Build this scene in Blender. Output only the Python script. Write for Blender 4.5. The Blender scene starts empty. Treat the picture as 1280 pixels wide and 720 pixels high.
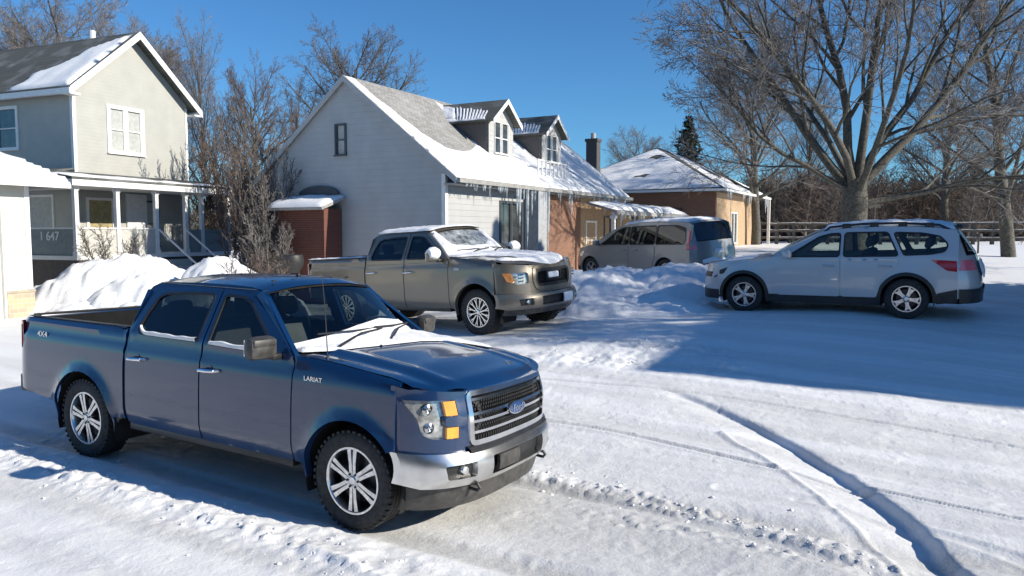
import bpy, bmesh, math, random
import numpy as np
from mathutils import Vector, Matrix, noise
from mathutils.geometry import delaunay_2d_cdt

# ------------------------------------------------------------------ camera, sky, sun, exposure
S = bpy.context.scene
COL = S.collection
CH = 2.4                                     # eye height above the ground beside the blue truck
FPX = 950.0
PITCH = math.atan(70 / FPX)
cam = bpy.data.cameras.new('camera')
camo = bpy.data.objects.new('camera', cam)
COL.objects.link(camo)
cam.sensor_width = 36
cam.lens = 36 * FPX / 1280
cam.clip_start = 0.05
cam.clip_end = 3000
camo.location = (0, 0, CH)
camo.rotation_euler = (math.pi / 2 - PITCH, 0, 0)
S.camera = camo

SUN_DIR = math.radians(-20)                  # direction towards the sun, from +X
SUN_EL = math.radians(27)
sv = Vector((math.cos(SUN_DIR) * math.cos(SUN_EL), math.sin(SUN_DIR) * math.cos(SUN_EL), math.sin(SUN_EL)))
W_ = bpy.data.worlds.new('World')
S.world = W_
W_.use_nodes = True
nt = W_.node_tree
bg = nt.nodes['Background']
sky = nt.nodes.new('ShaderNodeTexSky')
sky.sky_type = 'NISHITA'
sky.sun_disc = False
sky.sun_elevation = SUN_EL
sky.sun_rotation = math.radians(90) - SUN_DIR
sky.altitude = 200
sky.air_density = 1.0
sky.dust_density = 0.0
sky.ozone_density = 1.5
tintn = nt.nodes.new('ShaderNodeMix')                     # white balance of a phone on a clear winter day
tintn.data_type = 'RGBA'
tintn.blend_type = 'MULTIPLY'
tintn.inputs[0].default_value = 1
tintn.inputs[7].default_value = (.47, .95, 1.42, 1)
nt.links.new(sky.outputs[0], tintn.inputs[6])
nt.links.new(tintn.outputs[2], bg.inputs[0])
bg.inputs[1].default_value = 0.070
sun = bpy.data.lights.new('sun', 'SUN')
sun.energy = 4.8
sun.angle = math.radians(0.53)
sun.color = (1.0, 0.935, 0.82)
suno = bpy.data.objects.new('sun', sun)
COL.objects.link(suno)
suno.rotation_euler = sv.to_track_quat('Z', 'Y').to_euler()
suno.location = sv * 60
S.view_settings.view_transform = 'Standard'
S.view_settings.look = 'None'
S.view_settings.gamma = 1
S.view_settings.exposure = 0.42
S.cycles.transparent_max_bounces = 12
S.cycles.max_bounces = 6

rnd = random.Random(7)


# ------------------------------------------------------------------ helpers
def at(px, py, Y):
    """point of the photograph pinned at world distance Y (metres in front of the camera)"""
    u = (px - 640) / FPX
    v = (360 - py) / FPX
    cp, sp = math.cos(PITCH), math.sin(PITCH)
    d = Vector((u, cp + v * sp, v * cp - sp))
    return Vector((0, 0, CH)) + d * (Y / d.y)


def sstep(a, b, x):
    t = min(1, max(0, (x - a) / (b - a)))
    return t * t * (3 - 2 * t)


def mesh_obj(name, verts, faces, mats, parent=None, smooth=True, fmats=None, angle=40, loc=None):
    me = bpy.data.meshes.new(name)
    me.from_pydata([tuple(v) for v in verts], [], faces)
    if not isinstance(mats, (list, tuple)):
        mats = [mats]
    for m in mats:
        me.materials.append(m)
    if fmats is not None:
        me.polygons.foreach_set('material_index', fmats)
    if smooth:
        me.polygons.foreach_set('use_smooth', [True] * len(me.polygons))
        if angle:
            me.set_sharp_from_angle(angle=math.radians(angle))
    me.update()
    o = bpy.data.objects.new(name, me)
    COL.objects.link(o)
    if parent is not None:
        o.parent = parent
    if loc is not None:
        o.location = loc
    return o


class MB:
    """collects shapes into ONE mesh"""

    def __init__(s):
        s.v, s.f, s.m = [], [], []

    def add(s, verts, faces, mi=0, M=None):
        n = len(s.v)
        if M is not None:
            verts = [M @ Vector(v) for v in verts]
        s.v += [tuple(v) for v in verts]
        s.f += [tuple(i + n for i in f) for f in faces]
        s.m += [mi] * len(faces)
        return s

    def box(s, x0, x1, y0, y1, z0, z1, mi=0, M=None, b=0.0):
        if b > 0:
            bm = bmesh.new()
            bmesh.ops.create_cube(bm, size=1)
            for v in bm.verts:
                v.co = Vector(((x0 + x1) / 2 + v.co.x * (x1 - x0), (y0 + y1) / 2 + v.co.y * (y1 - y0), (z0 + z1) / 2 + v.co.z * (z1 - z0)))
            bmesh.ops.bevel(bm, geom=bm.edges[:], offset=b, segments=2, profile=0.5, affect='EDGES')
            bm.verts.index_update()
            s.add([v.co.copy() for v in bm.verts], [[v.index for v in f.verts] for f in bm.faces], mi, M)
            bm.free()
            return s
        vs = [(x, y, z) for x in (x0, x1) for y in (y0, y1) for z in (z0, z1)]
        fs = [(0, 1, 3, 2), (4, 6, 7, 5), (0, 4, 5, 1), (2, 3, 7, 6), (0, 2, 6, 4), (1, 5, 7, 3)]
        return s.add(vs, fs, mi, M)

    def tube(s, pts, rad, n=8, mi=0, cap=True):
        pts = [Vector(p) for p in pts]
        if not hasattr(rad, '__len__'):
            rad = [rad] * len(pts)
        vs = []
        prev = None
        for i, p in enumerate(pts):
            d = (pts[min(i + 1, len(pts) - 1)] - pts[max(i - 1, 0)])
            if d.length < 1e-9:
                d = Vector((0, 0, 1))
            d.normalize()
            a = prev if prev is not None else (Vector((0, 0, 1)) if abs(d.z) < .9 else Vector((1, 0, 0)))
            a = (a - d * a.dot(d)).normalized()
            prev = a
            b = d.cross(a)
            for k in range(n):
                t = 2 * math.pi * k / n
                vs.append(p + (a * math.cos(t) + b * math.sin(t)) * rad[i])
        fs = []
        for i in range(len(pts) - 1):
            for k in range(n):
                fs.append((i * n + k, i * n + (k + 1) % n, (i + 1) * n + (k + 1) % n, (i + 1) * n + k))
        if cap:
            fs.append(tuple(range(n))[::-1])
            fs.append(tuple(range((len(pts) - 1) * n, len(pts) * n)))
        return s.add(vs, fs, mi)

    def lathe(s, prof, n=40, mi=0, M=None, a0=0, a1=2 * math.pi):
        """profile (r, y) spun about the Y axis"""
        full = abs(a1 - a0 - 2 * math.pi) < 1e-6
        m = n if full else n + 1
        vs = []
        for k in range(m):
            t = a0 + (a1 - a0) * k / n
            for r, y in prof:
                vs.append((r * math.cos(t), y, r * math.sin(t)))
        P = len(prof)
        fs = []
        for k in range(n):
            k2 = (k + 1) % m
            for j in range(P - 1):
                fs.append((k * P + j, k * P + j + 1, k2 * P + j + 1, k2 * P + j))
        return s.add(vs, fs, mi, M)

    def prism(s, pts, ax, a, b, mi=0, M=None):
        """polygon (2-D) extruded along axis ax (0,1,2) from a to b"""
        def mk(p, t):
            q = [p[0], p[1]]
            q.insert(ax, t)
            return q
        n = len(pts)
        vs = [mk(p, a) for p in pts] + [mk(p, b) for p in pts]
        fs = [tuple(range(n))[::-1], tuple(range(n, 2 * n))] + [(i, (i + 1) % n, n + (i + 1) % n, n + i) for i in range(n)]
        return s.add(vs, fs, mi, M)

    def build(s, name, mats, parent=None, smooth=True, angle=35):
        return mesh_obj(name, s.v, s.f, mats, parent, smooth, s.m, angle)


def inside(p, poly):
    x, y = p
    c = False
    n = len(poly)
    j = n - 1
    for i in range(n):
        xi, yi = poly[i]
        xj, yj = poly[j]
        if (yi > y) != (yj > y) and x < (xj - xi) * (y - yi) / (yj - yi) + xi:
            c = not c
        j = i
    return c


def densify(poly, step):
    out = []
    for i in range(len(poly)):
        a, b = Vector(poly[i]), Vector(poly[(i + 1) % len(poly)])
        n = max(1, int(math.ceil((b - a).length / step)))
        for k in range(n):
            out.append(a.lerp(b, k / n))
    return out


def rounded(poly, r, n=4):
    out = []
    N = len(poly)
    for i in range(N):
        p, a, b = Vector(poly[i]), Vector(poly[i - 1]), Vector(poly[(i + 1) % N])
        rr = min(r, (a - p).length * .45, (b - p).length * .45)
        p0 = p + (a - p).normalized() * rr
        p1 = p + (b - p).normalized() * rr
        for k in range(n + 1):
            t = k / n
            out.append(tuple(p0 * (1 - t) ** 2 + p * 2 * t * (1 - t) + p1 * t * t))
    return out


def grow(poly, d):
    """offset a closed polygon outwards by d"""
    N = len(poly)
    area = sum(poly[i][0] * poly[(i + 1) % N][1] - poly[(i + 1) % N][0] * poly[i][1] for i in range(N))
    sg = 1 if area > 0 else -1
    out = []
    for i in range(N):
        a, p, b = Vector(poly[i - 1]), Vector(poly[i]), Vector(poly[(i + 1) % N])
        e1 = (p - a)
        e2 = (b - p)
        if e1.length < 1e-9 or e2.length < 1e-9:
            out.append(tuple(p))
            continue
        e1.normalize()
        e2.normalize()
        n1 = Vector((e1.y, -e1.x)) * sg
        n2 = Vector((e2.y, -e2.x)) * sg
        m = n1 + n2
        if m.length < 1e-6:
            m = n1
        m.normalize()
        k = d / max(.4, m.dot(n1))
        out.append(tuple(p + m * k))
    return out


def panel(mb, outline, mapf, holes=(), step=.07, rim=None, mi=0, flip=False, rimmi=None):
    """sheet cut from a 2-D outline with holes, bent by mapf(u,v); its border is turned in by the vector rim"""
    loops = [densify(outline, step)] + [densify(h, step) for h in holes]
    pts, edges = [], []
    for lp in loops:
        n0 = len(pts)
        pts += lp
        edges += [(n0 + i, n0 + (i + 1) % len(lp)) for i in range(len(lp))]
    nb = len(pts)
    xs = [p[0] for p in loops[0]]
    ys = [p[1] for p in loops[0]]
    L = [[tuple(p) for p in lp] for lp in loops]
    allp = np.array([tuple(p) for p in pts])
    x = min(xs) + step / 2
    while x < max(xs):
        y = min(ys) + step / 2
        while y < max(ys):
            if inside((x, y), L[0]) and not any(inside((x, y), h) for h in L[1:]):
                if ((allp - (x, y)) ** 2).sum(1).min() > (step * .45) ** 2:
                    pts.append(Vector((x, y)))
            y += step
        x += step
    r = delaunay_2d_cdt(pts, edges, [], 0, 1e-5)
    vo, fo, orig = r[0], r[2], r[3]
    vs = [mapf(v.x, v.y) for v in vo]
    fs = []
    for f in fo:
        c = sum((vo[i] for i in f), Vector((0, 0))) / len(f)
        if inside(c, L[0]) and not any(inside(c, h) for h in L[1:]):
            fs.append(tuple(reversed(f)) if flip else tuple(f))
    mb.add(vs, fs, mi)
    if rim is not None:
        rv = Vector(rim)
        for lp in L:
            n = len(lp)
            a = [Vector(mapf(*p)) for p in lp]
            mb.add(a + [q + rv for q in a], [(i, (i + 1) % n, n + (i + 1) % n, n + i) for i in range(n)], mi if rimmi is None else rimmi)
    return mb


def loft(mb, rows, mi=0, close=False):
    """grid through rows of points"""
    n = len(rows[0])
    vs = [p for r in rows for p in r]
    fs = []
    for i in range(len(rows) - 1):
        for k in range(n - 1 + (1 if close else 0)):
            k2 = (k + 1) % n
            fs.append((i * n + k, i * n + k2, (i + 1) * n + k2, (i + 1) * n + k))
    return mb.add(vs, fs, mi)


def empty(name, loc=(0, 0, 0), rz=0, mat=None):
    o = bpy.data.objects.new(name, None)
    COL.objects.link(o)
    if mat is not None:
        o.matrix_world = mat
    else:
        o.location = loc
        o.rotation_euler = (0, 0, rz)
    o.empty_display_size = .3
    return o


def tag(o, label=None, cat=None, group=None, kind=None):
    if label:
        o['label'] = label
    if cat:
        o['category'] = cat
    if group:
        o['group'] = group
    if kind:
        o['kind'] = kind
    return o


def copy_tree(o, parent=None):
    c = o.copy()
    COL.objects.link(c)
    if parent is not None:
        c.parent = parent
    for ch in list(o.children):
        copy_tree(ch, c)
    return c


# ------------------------------------------------------------------ materials
def new_mat(name):
    m = bpy.data.materials.new(name)
    m.use_nodes = True
    return m, m.node_tree, m.node_tree.nodes['Principled BSDF']


def N(nt, t, **kw):
    n = nt.nodes.new(t)
    for k, v in kw.items():
        if k in n.inputs:
            n.inputs[k].default_value = v
        else:
            setattr(n, k, v)
    return n


def ramp(nt, fac, stops):
    r = nt.nodes.new('ShaderNodeValToRGB')
    els = r.color_ramp.elements
    while len(els) > 1:
        els.remove(els[-1])
    els[0].position = stops[0][0]
    els[0].color = (*stops[0][1], 1)
    for p, c in stops[1:]:
        e = els.new(p)
        e.color = (*c, 1)
    nt.links.new(fac, r.inputs[0])
    return r.outputs[0]


def mat(name, c, rough=.6, metal=0, var=.12, scale=8, bump=0, bscale=60, coat=0, c2=None, spec=None):
    m, nt, b = new_mat(name)
    tc = N(nt, 'ShaderNodeTexCoord')
    nz = N(nt, 'ShaderNodeTexNoise', Scale=scale, Detail=5)
    nt.links.new(tc.outputs['Object'], nz.inputs[0])
    d = c2 if c2 else tuple(x * (1 - var) for x in c)
    l = c if c2 else tuple(min(1, x * (1 + var)) for x in c)
    nt.links.new(ramp(nt, nz.outputs[0], [(.35, d), (.65, l)]), b.inputs['Base Color'])
    b.inputs['Roughness'].default_value = rough
    b.inputs['Metallic'].default_value = metal
    b.inputs['Coat Weight'].default_value = coat
    b.inputs['Coat Roughness'].default_value = .04
    if spec is not None:
        b.inputs['Specular IOR Level'].default_value = spec
    if bump:
        n2 = N(nt, 'ShaderNodeTexNoise', Scale=bscale, Detail=4)
        nt.links.new(tc.outputs['Object'], n2.inputs[0])
        bp = N(nt, 'ShaderNodeBump', Strength=bump, Distance=.01)
        nt.links.new(n2.outputs[0], bp.inputs['Height'])
        nt.links.new(bp.outputs[0], b.inputs['Normal'])
    return m


def paint_mat(name, c, flake=.25, salt=.25, saltc=(.45, .45, .43), rough=.32, zr=(.35, 1.1)):
    """car paint with a dusty salt film that thickens towards the sills"""
    m, nt, b = new_mat(name)
    tc = N(nt, 'ShaderNodeTexCoord')
    sp = N(nt, 'ShaderNodeSeparateXYZ')
    nt.links.new(tc.outputs['Object'], sp.inputs[0])
    nz = N(nt, 'ShaderNodeTexNoise', Scale=3.0, Detail=8, Roughness=.7)
    mp = N(nt, 'ShaderNodeMapping')
    mp.inputs['Scale'].default_value = (.6, 1, 2.2)
    nt.links.new(tc.outputs['Object'], mp.inputs[0])
    nt.links.new(mp.outputs[0], nz.inputs[0])
    mr = N(nt, 'ShaderNodeMapRange')
    mr.inputs[1].default_value = zr[0]
    mr.inputs[2].default_value = zr[1]
    mr.inputs[3].default_value = 1
    mr.inputs[4].default_value = .02
    nt.links.new(sp.outputs[2], mr.inputs[0])
    mu = N(nt, 'ShaderNodeMath', operation='MULTIPLY')
    nt.links.new(mr.outputs[0], mu.inputs[0])
    nt.links.new(nz.outputs[0], mu.inputs[1])
    mu2 = N(nt, 'ShaderNodeMath', operation='MULTIPLY')
    mu2.inputs[1].default_value = salt * 2
    mu2.use_clamp = True
    nt.links.new(mu.outputs[0], mu2.inputs[0])
    mx = N(nt, 'ShaderNodeMix', data_type='RGBA')
    mx.inputs[6].default_value = (*c, 1)
    mx.inputs[7].default_value = (*saltc, 1)
    nt.links.new(mu2.outputs[0], mx.inputs[0])
    nt.links.new(mx.outputs[2], b.inputs['Base Color'])
    b.inputs['Metallic'].default_value = flake
    rr = N(nt, 'ShaderNodeMapRange')
    rr.inputs[3].default_value = rough
    rr.inputs[4].default_value = .75
    nt.links.new(mu2.outputs[0], rr.inputs[0])
    nt.links.new(rr.outputs[0], b.inputs['Roughness'])
    cw = N(nt, 'ShaderNodeMapRange')
    cw.inputs[3].default_value = .9
    cw.inputs[4].default_value = .1
    nt.links.new(mu2.outputs[0], cw.inputs[0])
    nt.links.new(cw.outputs[0], b.inputs['Coat Weight'])
    b.inputs['Coat Roughness'].default_value = .05
    return m


def glass_mat(name, tint, refl=1.5, rough=.02, frost=0):
    m, nt, b = new_mat(name)
    nt.nodes.remove(b)
    out = nt.nodes['Material Output']
    ge = N(nt, 'ShaderNodeNewGeometry')
    dp = N(nt, 'ShaderNodeVectorMath', operation='DOT_PRODUCT')
    nt.links.new(ge.outputs['Normal'], dp.inputs[0])
    nt.links.new(ge.outputs['Incoming'], dp.inputs[1])
    ab = N(nt, 'ShaderNodeMath', operation='ABSOLUTE')
    nt.links.new(dp.outputs['Value'], ab.inputs[0])
    om = N(nt, 'ShaderNodeMath', operation='SUBTRACT')
    om.inputs[0].default_value = 1
    nt.links.new(ab.outputs[0], om.inputs[1])
    pw = N(nt, 'ShaderNodeMath', operation='POWER')
    nt.links.new(om.outputs[0], pw.inputs[0])
    pw.inputs[1].default_value = 5
    f0 = ((refl - 1) / (refl + 1)) ** 2 * 1.6
    fr = N(nt, 'ShaderNodeMath', operation='MULTIPLY_ADD')
    nt.links.new(pw.outputs[0], fr.inputs[0])
    fr.inputs[1].default_value = 1 - f0
    fr.inputs[2].default_value = f0
    tr = N(nt, 'ShaderNodeBsdfTransparent')
    tr.inputs[0].default_value = (*tint, 1)
    gl = N(nt, 'ShaderNodeBsdfGlossy')
    gl.inputs['Roughness'].default_value = rough
    gl.inputs[0].default_value = (.95, .97, 1, 1)
    mx = N(nt, 'ShaderNodeMixShader')
    nt.links.new(fr.outputs[0], mx.inputs[0])
    nt.links.new(tr.outputs[0], mx.inputs[1])
    nt.links.new(gl.outputs[0], mx.inputs[2])
    last = mx
    if frost:
        df = N(nt, 'ShaderNodeBsdfDiffuse')
        df.inputs[0].default_value = (.75, .8, .83, 1)
        tc = N(nt, 'ShaderNodeTexCoord')
        nz = N(nt, 'ShaderNodeTexNoise', Scale=5, Detail=8, Roughness=.75)
        nt.links.new(tc.outputs['Object'], nz.inputs[0])
        fc = ramp(nt, nz.outputs[0], [(.35, (0, 0, 0)), (.75, (frost,) * 3)])
        m2 = N(nt, 'ShaderNodeMixShader')
        nt.links.new(fc, m2.inputs[0])
        nt.links.new(mx.outputs[0], m2.inputs[1])
        nt.links.new(df.outputs[0], m2.inputs[2])
        last = m2
    nt.links.new(last.outputs[0], out.inputs[0])
    return m


def snow_mat(name, base=(.86, .87, .9), dirt=None, bump=.5, attr=False):
    m, nt, b = new_mat(name)
    geo = N(nt, 'ShaderNodeNewGeometry')
    n1 = N(nt, 'ShaderNodeTexNoise', Scale=1.3, Detail=6, Roughness=.6)
    n2 = N(nt, 'ShaderNodeTexNoise', Scale=28, Detail=8, Roughness=.65)
    n3 = N(nt, 'ShaderNodeTexNoise', Scale=140, Detail=3, Roughness=.6)
    for n in (n1, n2, n3):
        nt.links.new(geo.outputs['Position'], n.inputs[0])
    colr = ramp(nt, n1.outputs[0], [(.3, tuple(x * .95 for x in base)), (.7, base)])
    if attr:
        at_ = N(nt, 'ShaderNodeAttribute', attribute_name='dirt')
        # grit: sand and packed slush showing in the wheel tracks
        g = ramp(nt, n3.outputs[0], [(.36, (.16, .15, .13)), (.5, (.42, .41, .38)), (.62, (.6, .59, .56))])
        nn = N(nt, 'ShaderNodeTexNoise', Scale=9, Detail=7, Roughness=.7)
        nt.links.new(geo.outputs['Position'], nn.inputs[0])
        ad = N(nt, 'ShaderNodeMath', operation='MULTIPLY_ADD')
        ad.inputs[1].default_value = 1.5
        nt.links.new(nn.outputs[0], ad.inputs[0])
        ad.inputs[2].default_value = -.75
        ad2 = N(nt, 'ShaderNodeMath', operation='MULTIPLY_ADD')
        nt.links.new(ad.outputs[0], ad2.inputs[0])
        sm = N(nt, 'ShaderNodeMath', operation='MULTIPLY')
        sm.inputs[1].default_value = .9
        nt.links.new(at_.outputs['Fac'], sm.inputs[0])
        nt.links.new(sm.outputs[0], ad2.inputs[1])
        nt.links.new(at_.outputs['Fac'], ad2.inputs[2])
        ad2.use_clamp = True
        mx = N(nt, 'ShaderNodeMix', data_type='RGBA')
        nt.links.new(ad2.outputs[0], mx.inputs[0])
        nt.links.new(colr, mx.inputs[6])
        nt.links.new(g, mx.inputs[7])
        colr = mx.outputs[2]
    nt.links.new(colr, b.inputs['Base Color'])
    b.inputs['Roughness'].default_value = .62
    b.inputs['Specular IOR Level'].default_value = .35
    b.inputs['Sheen Weight'].default_value = .05
    b1 = N(nt, 'ShaderNodeBump', Strength=bump, Distance=.03)
    nt.links.new(n2.outputs[0], b1.inputs['Height'])
    b2 = N(nt, 'ShaderNodeBump', Strength=bump * .8, Distance=.006)
    nt.links.new(n3.outputs[0], b2.inputs['Height'])
    nt.links.new(b1.outputs[0], b2.inputs['Normal'])
    nt.links.new(b2.outputs[0], b.inputs['Normal'])
    return m


def siding_mat(name, c, pitch=.12, depth=.6, var=.06):
    """lap siding: thin horizontal course lines"""
    m, nt, b = new_mat(name)
    tc = N(nt, 'ShaderNodeTexCoord')
    sp = N(nt, 'ShaderNodeSeparateXYZ')
    nt.links.new(tc.outputs['Object'], sp.inputs[0])
    mu = N(nt, 'ShaderNodeMath', operation='MULTIPLY')
    mu.inputs[1].default_value = 1 / pitch
    nt.links.new(sp.outputs[2], mu.inputs[0])
    fr = N(nt, 'ShaderNodeMath', operation='FRACT')
    nt.links.new(mu.outputs[0], fr.inputs[0])
    nz = N(nt, 'ShaderNodeTexNoise', Scale=2.2, Detail=6)
    nt.links.new(tc.outputs['Object'], nz.inputs[0])
    nt.links.new(ramp(nt, nz.outputs[0], [(.3, tuple(x * (1 - var) for x in c)), (.7, tuple(x * (1 + var) for x in c))]), b.inputs['Base Color'])
    bp = N(nt, 'ShaderNodeBump', Strength=depth, Distance=.015)
    bp.invert = True
    nt.links.new(fr.outputs[0], bp.inputs['Height'])
    nt.links.new(bp.outputs[0], b.inputs['Normal'])
    b.inputs['Roughness'].default_value = .6
    return m


def brick_mat(name, c1, c2, mortar=(.45, .42, .38), sc=4.0):
    m, nt, b = new_mat(name)
    tc = N(nt, 'ShaderNodeTexCoord')
    sp = N(nt, 'ShaderNodeSeparateXYZ')
    nt.links.new(tc.outputs['Object'], sp.inputs[0])
    ad = N(nt, 'ShaderNodeMath', operation='ADD')
    nt.links.new(sp.outputs[0], ad.inputs[0])
    nt.links.new(sp.outputs[1], ad.inputs[1])
    cb = N(nt, 'ShaderNodeCombineXYZ')
    nt.links.new(ad.outputs[0], cb.inputs[0])
    nt.links.new(sp.outputs[2], cb.inputs[1])
    br = N(nt, 'ShaderNodeTexBrick', Scale=sc)
    br.inputs['Color1'].default_value = (*c1, 1)
    br.inputs['Color2'].default_value = (*c2, 1)
    br.inputs['Mortar'].default_value = (*mortar, 1)
    br.inputs['Mortar Size'].default_value = .012
    br.inputs['Bias'].default_value = 0
    nt.links.new(cb.outputs[0], br.inputs[0])
    nt.links.new(br.outputs[0], b.inputs['Base Color'])
    bp = N(nt, 'ShaderNodeBump', Strength=.4, Distance=.01)
    bp.invert = True
    nt.links.new(br.outputs[1], bp.inputs['Height'])
    nt.links.new(bp.outputs[0], b.inputs['Normal'])
    b.inputs['Roughness'].default_value = .85
    return m


def shingle_mat(name, c):
    m, nt, b = new_mat(name)
    tc = N(nt, 'ShaderNodeTexCoord')
    br = N(nt, 'ShaderNodeTexBrick', Scale=3.0)
    br.inputs['Color1'].default_value = (*c, 1)
    br.inputs['Color2'].default_value = (*[x * .7 for x in c], 1)
    br.inputs['Mortar'].default_value = (*[x * .35 for x in c], 1)
    br.inputs['Mortar Size'].default_value = .018
    sp = N(nt, 'ShaderNodeSeparateXYZ')
    nt.links.new(tc.outputs['Object'], sp.inputs[0])
    cb = N(nt, 'ShaderNodeCombineXYZ')
    nt.links.new(sp.outputs[0], cb.inputs[0])
    mm = N(nt, 'ShaderNodeMath', operation='MULTIPLY')
    mm.inputs[1].default_value = 1.5
    nt.links.new(sp.outputs[2], mm.inputs[0])
    nt.links.new(mm.outputs[0], cb.inputs[1])
    nt.links.new(cb.outputs[0], br.inputs[0])
    nz = N(nt, 'ShaderNodeTexNoise', Scale=1.2, Detail=7)
    nt.links.new(tc.outputs['Object'], nz.inputs[0])
    mx = N(nt, 'ShaderNodeMix', data_type='RGBA')
    mx.inputs[7].default_value = (.5, .5, .5, 1)
    nt.links.new(ramp(nt, nz.outputs[0], [(.5, (0, 0, 0)), (.75, (.4, .4, .4))]), mx.inputs[0])
    nt.links.new(br.outputs[0], mx.inputs[6])
    nt.links.new(mx.outputs[2], b.inputs['Base Color'])
    b.inputs['Roughness'].default_value = .9
    return m


M = {}
M['ground'] = snow_mat('packed_snow', (.86, .86, .855), bump=.36, attr=True)
M['snow'] = snow_mat('fresh_snow', (.88, .88, .88), bump=.5)
M['blue'] = paint_mat('blue_paint', (.001, .021, .078), flake=.0, salt=.09, saltc=(.14, .21, .29), rough=.26, zr=(.3, .98))  # blue-grey salt film low on the sides also paints in reflected snow
M['tan'] = paint_mat('bronze_paint', (.165, .145, .112), flake=.45, salt=.25, saltc=(.34, .31, .26), rough=.38)
M['silver'] = paint_mat('silver_paint', (.50, .52, .54), flake=.3, salt=.15, saltc=(.42, .42, .41), rough=.38)
M['vangrey'] = paint_mat('beige_paint', (.25, .25, .245), flake=.35, salt=.2, saltc=(.36, .36, .36), rough=.45)
M['suvgrey'] = paint_mat('grey_paint', (.22, .23, .22), flake=.35, salt=.25, rough=.45)
M['chrome'] = mat('chrome', (.72, .72, .72), .16, 1, var=.08)
M['dchrome'] = mat('salted_chrome', (.68, .67, .65), .27, 1, var=.10, scale=7)
M['rim'] = mat('alloy', (.62, .62, .62), .28, 1, var=.2, scale=30)
M['rimdark'] = mat('dark_alloy', (.05, .05, .055), .4, .6)
M['tyre'] = mat('rubber', (.022, .022, .023), .75, 0, var=.5, scale=25, bump=.4, bscale=90)
M['black'] = mat('black_plastic', (.02, .02, .021), .45, 0, var=.3)
M['darkgrey'] = mat('grey_plastic', (.055, .052, .048), .5, 0, var=.35, scale=14)
M['liner'] = mat('bed_liner', (.014, .014, .015), .95, spec=.1)
M['void'] = mat('underbody', (.008, .008, .008), .9, 0)
M['seat'] = mat('seat_fabric', (.05, .05, .055), .9)
M['seatlight'] = mat('headliner', (.28, .3, .26), .9)
M['winglass'] = glass_mat('windshield_glass', (.80, .90, .86))
M['tint'] = glass_mat('tinted_glass', (.10, .12, .13), refl=1.45)
M['sideglass'] = glass_mat('side_glass', (.33, .37, .36), refl=1.45)
M['subglass'] = glass_mat('clear_glass', (.62, .68, .64))
M['frostglass'] = glass_mat('frosted_glass', (.5, .62, .6), frost=.75)
M['lens'] = glass_mat('lamp_lens', (.92, .93, .92), refl=1.45)
M['lampin'] = mat('lamp_reflector', (.75, .73, .68), .25, .7, var=.3, scale=30)
M['amber'] = mat('amber_lens', (.85, .36, .04), .2, 0, coat=.8)
M['amberdim'] = mat('orange_lens', (.6, .25, .08), .25, 0, coat=.8)
M['red'] = mat('red_lens', (.45, .015, .03), .18, 0, coat=1)
M['redhi'] = mat('pale_red_lens', (.75, .16, .2), .2, 0, coat=1)
M['plate'] = mat('licence_plate', (.75, .76, .78), .5)
M['ovalblue'] = mat('emblem_blue', (.03, .08, .22), .25, .3, coat=1)
M['ltrim'] = mat('white_trim', (.78, .77, .74), .5, var=.05)
M['lsiding'] = siding_mat('greige_siding', (.41, .405, .365), .11, .35)
M['gsiding'] = siding_mat('cream_siding', (.62, .60, .52), .2, .9)
M['asiding'] = siding_mat('pale_grey_siding', (.43, .43, .42), .16, .9)
M['ptrim'] = mat('painted_panel', (.5, .49, .44), .7, var=.06)
M['dpanel'] = mat('green_grey_panel', (.24, .27, .265), .7, var=.1)
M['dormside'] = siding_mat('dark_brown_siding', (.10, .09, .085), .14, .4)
M['winframe'] = mat('dark_window_frame', (.06, .07, .08), .5)
M['pane'] = mat('window_pane', (.05, .055, .055), .06, 0, var=.5, scale=2.5, spec=.9)
M['panel_blind'] = mat('blind', (.42, .43, .40), .6, var=.1)
M['warmblind'] = mat('ochre_blind', (.36, .30, .15), .6, var=.2)
M['shingle'] = shingle_mat('dark_shingles', (.11, .115, .105))
M['shingleb'] = shingle_mat('grey_shingles', (.36, .35, .33))
M['brickred'] = brick_mat('red_brick', (.17, .055, .035), (.13, .045, .03), (.2, .13, .1))
M['brickb'] = brick_mat('brown_brick', (.24, .12, .075), (.2, .1, .06), (.28, .2, .15))
M['bricko'] = brick_mat('tan_brick', (.46, .31, .18), (.38, .25, .14), (.48, .40, .30))
M['stone'] = brick_mat('stone_veneer', (.55, .43, .26), (.38, .32, .24), (.5, .48, .42), sc=2.2)
M['chim'] = mat('dark_masonry', (.08, .075, .075), .9)
M['ice'] = glass_mat('ice', (.9, .94, .96), refl=1.35, rough=.12, frost=1.0)
M['wood'] = mat('weathered_wood', (.085, .075, .065), .85, var=.25, scale=12)
M['greypost'] = mat('grey_post', (.36, .37, .38), .7)
M['fasciaboard'] = mat('gutter_metal', (.33, .32, .30), .5, var=.15)
M['bark'] = mat('bark', (.135, .125, .10), .9, c2=(.055, .05, .04), scale=14, bump=.8, bscale=25)
M['barklight'] = mat('pale_bark', (.30, .28, .25), .9, c2=(.15, .135, .12), scale=12, bump=.6, bscale=30)  # whitish stems of the thicket shrubs
M['twig'] = mat('twigs', (.19, .165, .145), .9, c2=(.09, .078, .07), scale=3)
M['twigred'] = mat('reddish_twigs', (.20, .145, .115), .9, c2=(.10, .075, .06), scale=3)
M['twigfrost'] = mat('frosty_twigs', (.27, .25, .235), .85, c2=(.10, .085, .075), scale=2.5)
M['brush'] = mat('brown_brush', (.15, .115, .088), .95, c2=(.08, .062, .05), scale=2)
M['needle'] = mat('needles', (.035, .05, .03), .9, c2=(.02, .03, .02), scale=4)
M['pot'] = mat('dark_pot', (.03, .03, .03), .5)


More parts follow.
